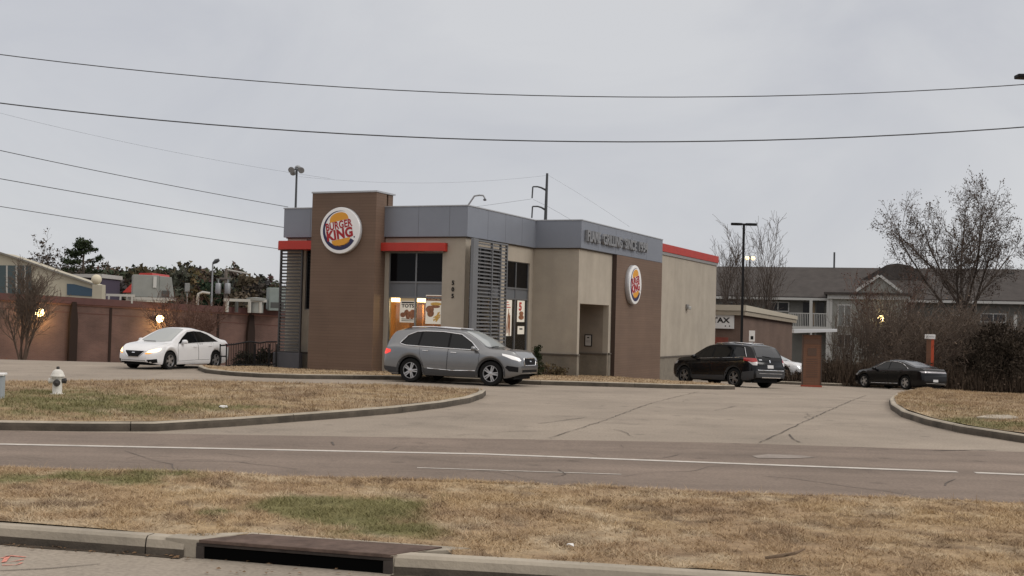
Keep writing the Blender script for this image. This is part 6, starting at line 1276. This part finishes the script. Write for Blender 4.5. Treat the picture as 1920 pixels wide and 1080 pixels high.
# far woods
V, Cc = [], []; rng = random.Random(51); prof = [(-120, 498), (0, 500), (60, 503), (120, 500), (150, 498), (185, 490), (205, 494), (230, 503), (258, 492), (268, 487), (282, 490), (300, 497), (330, 498), (352, 490), (385, 493), (410, 502), (440, 497), (465, 505), (490, 510), (520, 522), (600, 530)]
for i in range(430):
    d = rng.uniform(165, 235); px = rng.uniform(-120, 620); ty = np.interp(px, [p[0] for p in prof], [p[1] for p in prof]) + abs(rng.gauss(0, 1)) * 7 + rng.uniform(-2, 3)
    p = at(px, ty, d); h = p.z + 2.3; w = rng.uniform(1.6, 3.4); kind = rng.random()
    base = (.066, .066, .047) if kind < .45 else ((.095, .078, .06) if kind < .85 else (.08, .076, .056)); base = tuple(c * rng.uniform(.75, 1.25) for c in base)
    v, cl, _ = cloud(400, (w, w, h * .48), .55, 500 + i, 16, .5, base); V.append(v + np.array([p.x, d, h * .5 - 2.3])); Cc.append(cl)
o = trimesh('woods', np.concatenate(V), np.concatenate(Cc), M_leaf); tag(o, 'dark far woods with an uneven top line behind the brick building', 'woods', None, 'stuff')
# thicket on the right: saplings
SAP = dict(seg=(6, 4, 3), wander=(.06, .12, .2), up=(.05, .08, .05), taper=(.75, .7, .6), trunklvl=0, rmin=.009, levels=2, kids=((7, 11), 5), ang=(.5, .6), ratio=(.42, .5), rr=(.55, .6), cone=.9); SAP['from'] = (.25, .2)
GS = 'thin bare saplings in the thicket'; LS = 'thin bare sapling standing in the winter thicket behind the drive-through lane'
protos = [baretree('bare_sapling', (0, 0, 0), LS, 'tree', 5.5, .055, SAP, 60 + i, 3, .12, (M_bark, M_btwig), GS) for i in range(5)]
rng = random.Random(61); spots = []
for i in range(36):
    px = rng.choice((rng.uniform(1560, 1740), rng.uniform(1600, 1930)))
    if 1634 < px < 1670: continue
    d = rng.uniform(67, 84); b = at(px, 700, d); spots.append((b.x, d, rng.uniform(.55, 1.05) * (1.0 if px < 1700 else .8)))
for i, (x, y, s) in enumerate(spots):
    o = protos[i] if i < 5 else dup(protos[i % 5]); o.location = (x, y, Z(x, y) + .05); o.rotation_euler = (0, 0, rng.uniform(0, 6.28)); o.scale = (s, s, s)
# brown twiggy shrubs
SHR = dict(seg=(5, 4, 3), wander=(.14, .2, .26), up=(.03, .05, .04), taper=(.7, .7, .6), trunklvl=0, rmin=.009, levels=2, kids=((9, 12), 6), ang=(.7, .8), ratio=(.55, .5), rr=(.6, .6), cone=.7); SHR['from'] = (.15, .15)
GB = 'brown twiggy shrubs in the thicket'; LB = 'dense brown twiggy bare shrub in the thicket at right'
protos = [baretree('bare_shrub', (0, 0, 0), LB, 'shrub', 3.3, .035, SHR, 80 + i, 12, .8, (M_btwig, M_btwig), GB, leaves=(420, .075, (.11, .08, .058))) for i in range(4)]
k = 0
for i in range(27):
    px = rng.uniform(1690, 1935) if i < 24 else rng.uniform(1550, 1700); d = rng.uniform(66, 82); b = at(px, 700, d); s = rng.uniform(.9, 1.5) if (1700 < px < 1860) else rng.uniform(.6, 1.0)
    if px < 1700: s *= .5
    o = protos[i] if i < 4 else dup(protos[i % 4]); o.location = (b.x, d, Z(b.x, d) + .05); o.rotation_euler = (0, 0, rng.uniform(0, 6.28)); o.scale = (s, s, s * rng.uniform(.9, 1.15))
def leafshrub(name, label, rad, n, size, seed, base, group=None, clumps=26, spread=.22):
    t = thing(name, (0, 0, 0), 0, label, 'shrub', group); v, c, C_ = cloud(n, rad, size, seed, clumps, spread, base, .4, .8, -.6); v = v + np.array([0, 0, rad[2] * .8])
    m = MB(); rr = random.Random(seed)
    for q in C_[:14]: m.tube([(0, 0, -.1), (q[0] * .4, q[1] * .4, rad[2] * .4), (q[0], q[1], q[2] + rad[2] * .8)], [.04, .03, .01], 5)
    m.build('stems', M_btwig, t, recalc=False); trimesh('foliage', v, c, M_leaf, t); return t
GE = 'dark evergreen shrubs in the thicket'; LE = 'dark leafy evergreen shrub low in the thicket at the right edge'
protos = [leafshrub('evergreen_shrub', LE, (1.7, 1.5, 1.6), 5200, .10, 90 + i, (.048, .038, .029), GE, 34, .26) for i in range(3)]
for i in range(19):
    px = rng.uniform(1800, 1960) if i < 13 else rng.uniform(1700, 1800); d = rng.uniform(64.5, 74); b = at(px, 700, d); s = rng.uniform(.65, 1.05) * (1 if i < 13 else .55)
    o = protos[i] if i < 3 else dup(protos[i % 3]); o.location = (b.x, d, Z(b.x, d)); o.rotation_euler = (0, 0, rng.uniform(0, 6.28)); o.scale = (s, s, s * rng.uniform(.9, 1.3))
# undergrowth along the lane
rs = np.random.RandomState(77); n = 24000; px = rs.uniform(1440, 1960, n); d = rs.uniform(63.5, 74, n); x = (px - 960) / FPX * d * 1.002 + .06; z = zf(x, d) + .08
hh = rs.uniform(.3, 1.3, n) * (.5 + fbm(x, d, .5)) * np.where(px < 1510, .75, 1.15); a = rs.uniform(0, 6.28, n); w = .03; ln = hh * rs.uniform(0, .5, n); b = rs.uniform(0, 6.28, n)
v = np.stack([np.stack([x - np.cos(a) * w, d - np.sin(a) * w, z], 1), np.stack([x + np.cos(a) * w, d + np.sin(a) * w, z], 1), np.stack([x + np.cos(b) * ln, d + np.sin(b) * ln, z + hh], 1)], 1)
P = np.stack([x, d, z + hh * rs.rand(n)], 1) + rs.randn(n, 3) * .12; v = np.concatenate([v, leaftris(P, .09, rs)])
keep = v[:, :, 2].min(1) > -5; col = np.array([.07, .052, .039])[None] * rs.uniform(.5, 1.6, (2 * n, 1))
okm = np.concatenate([x > 11.6, x > 11.6]); o = trimesh('undergrowth', v[okm], col[okm], M_leaf); tag(o, 'dark brown undergrowth and leaf litter along the back kerb of the lane', 'undergrowth', None, 'stuff')
# shrubs by the restaurant
q = BM @ Vector((.9, 5.4, 0)); p = at(1007, 700, 45.0)
t = thing('small_conifer', (p.x, 45, Z(p.x, 45) + .1), 0, 'small dark ragged conifer beside the restaurant wall behind the suv bonnet', 'shrub')
MB().tube([(0, 0, 0), (0, 0, 1.15)], [.03, .01], 6).build('trunk', M_bark, t)
V, Cc = [], []
for i in range(16):
    f = i / 15; v, c, _ = cloud(80, (.26 * (1 - f) + .05, .26 * (1 - f) + .05, .08), .05, 300 + i, 5, .05, (.03, .038, .02)); V.append(v + np.array([random.Random(i).uniform(-.06, .06), 0, .12 + f * 1.0])); Cc.append(c)
trimesh('foliage', np.concatenate(V), np.concatenate(Cc), M_leaf, t)
for px, py, s, lb in ((1026, 697, .3, 'low dry shrub left of another along the restaurant side wall base'), (1050, 699, .24, 'low dry shrub right of another along the restaurant side wall base')):
    p = at(px, py, 48); t = leafshrub('low_shrub', lb, (s * 1.3, s, s), 420, .06, int(px), (.13, .10, .06), None, 10, .07); t.location = (p.x, 48, Z(p.x, 48) + .1)
for px, s, lb in ((466, .36, 'dark clipped shrub behind the left end of the black railing'), (496, .4, 'dark clipped shrub behind the right end of the black railing')):
    p = at(px, 686, 47); t = leafshrub('clipped_shrub', lb, (.62, .4, s), 1700, .06, int(px), (.035, .033, .024), None, 24, .1); t.location = (p.x, 47, p.z - .1)
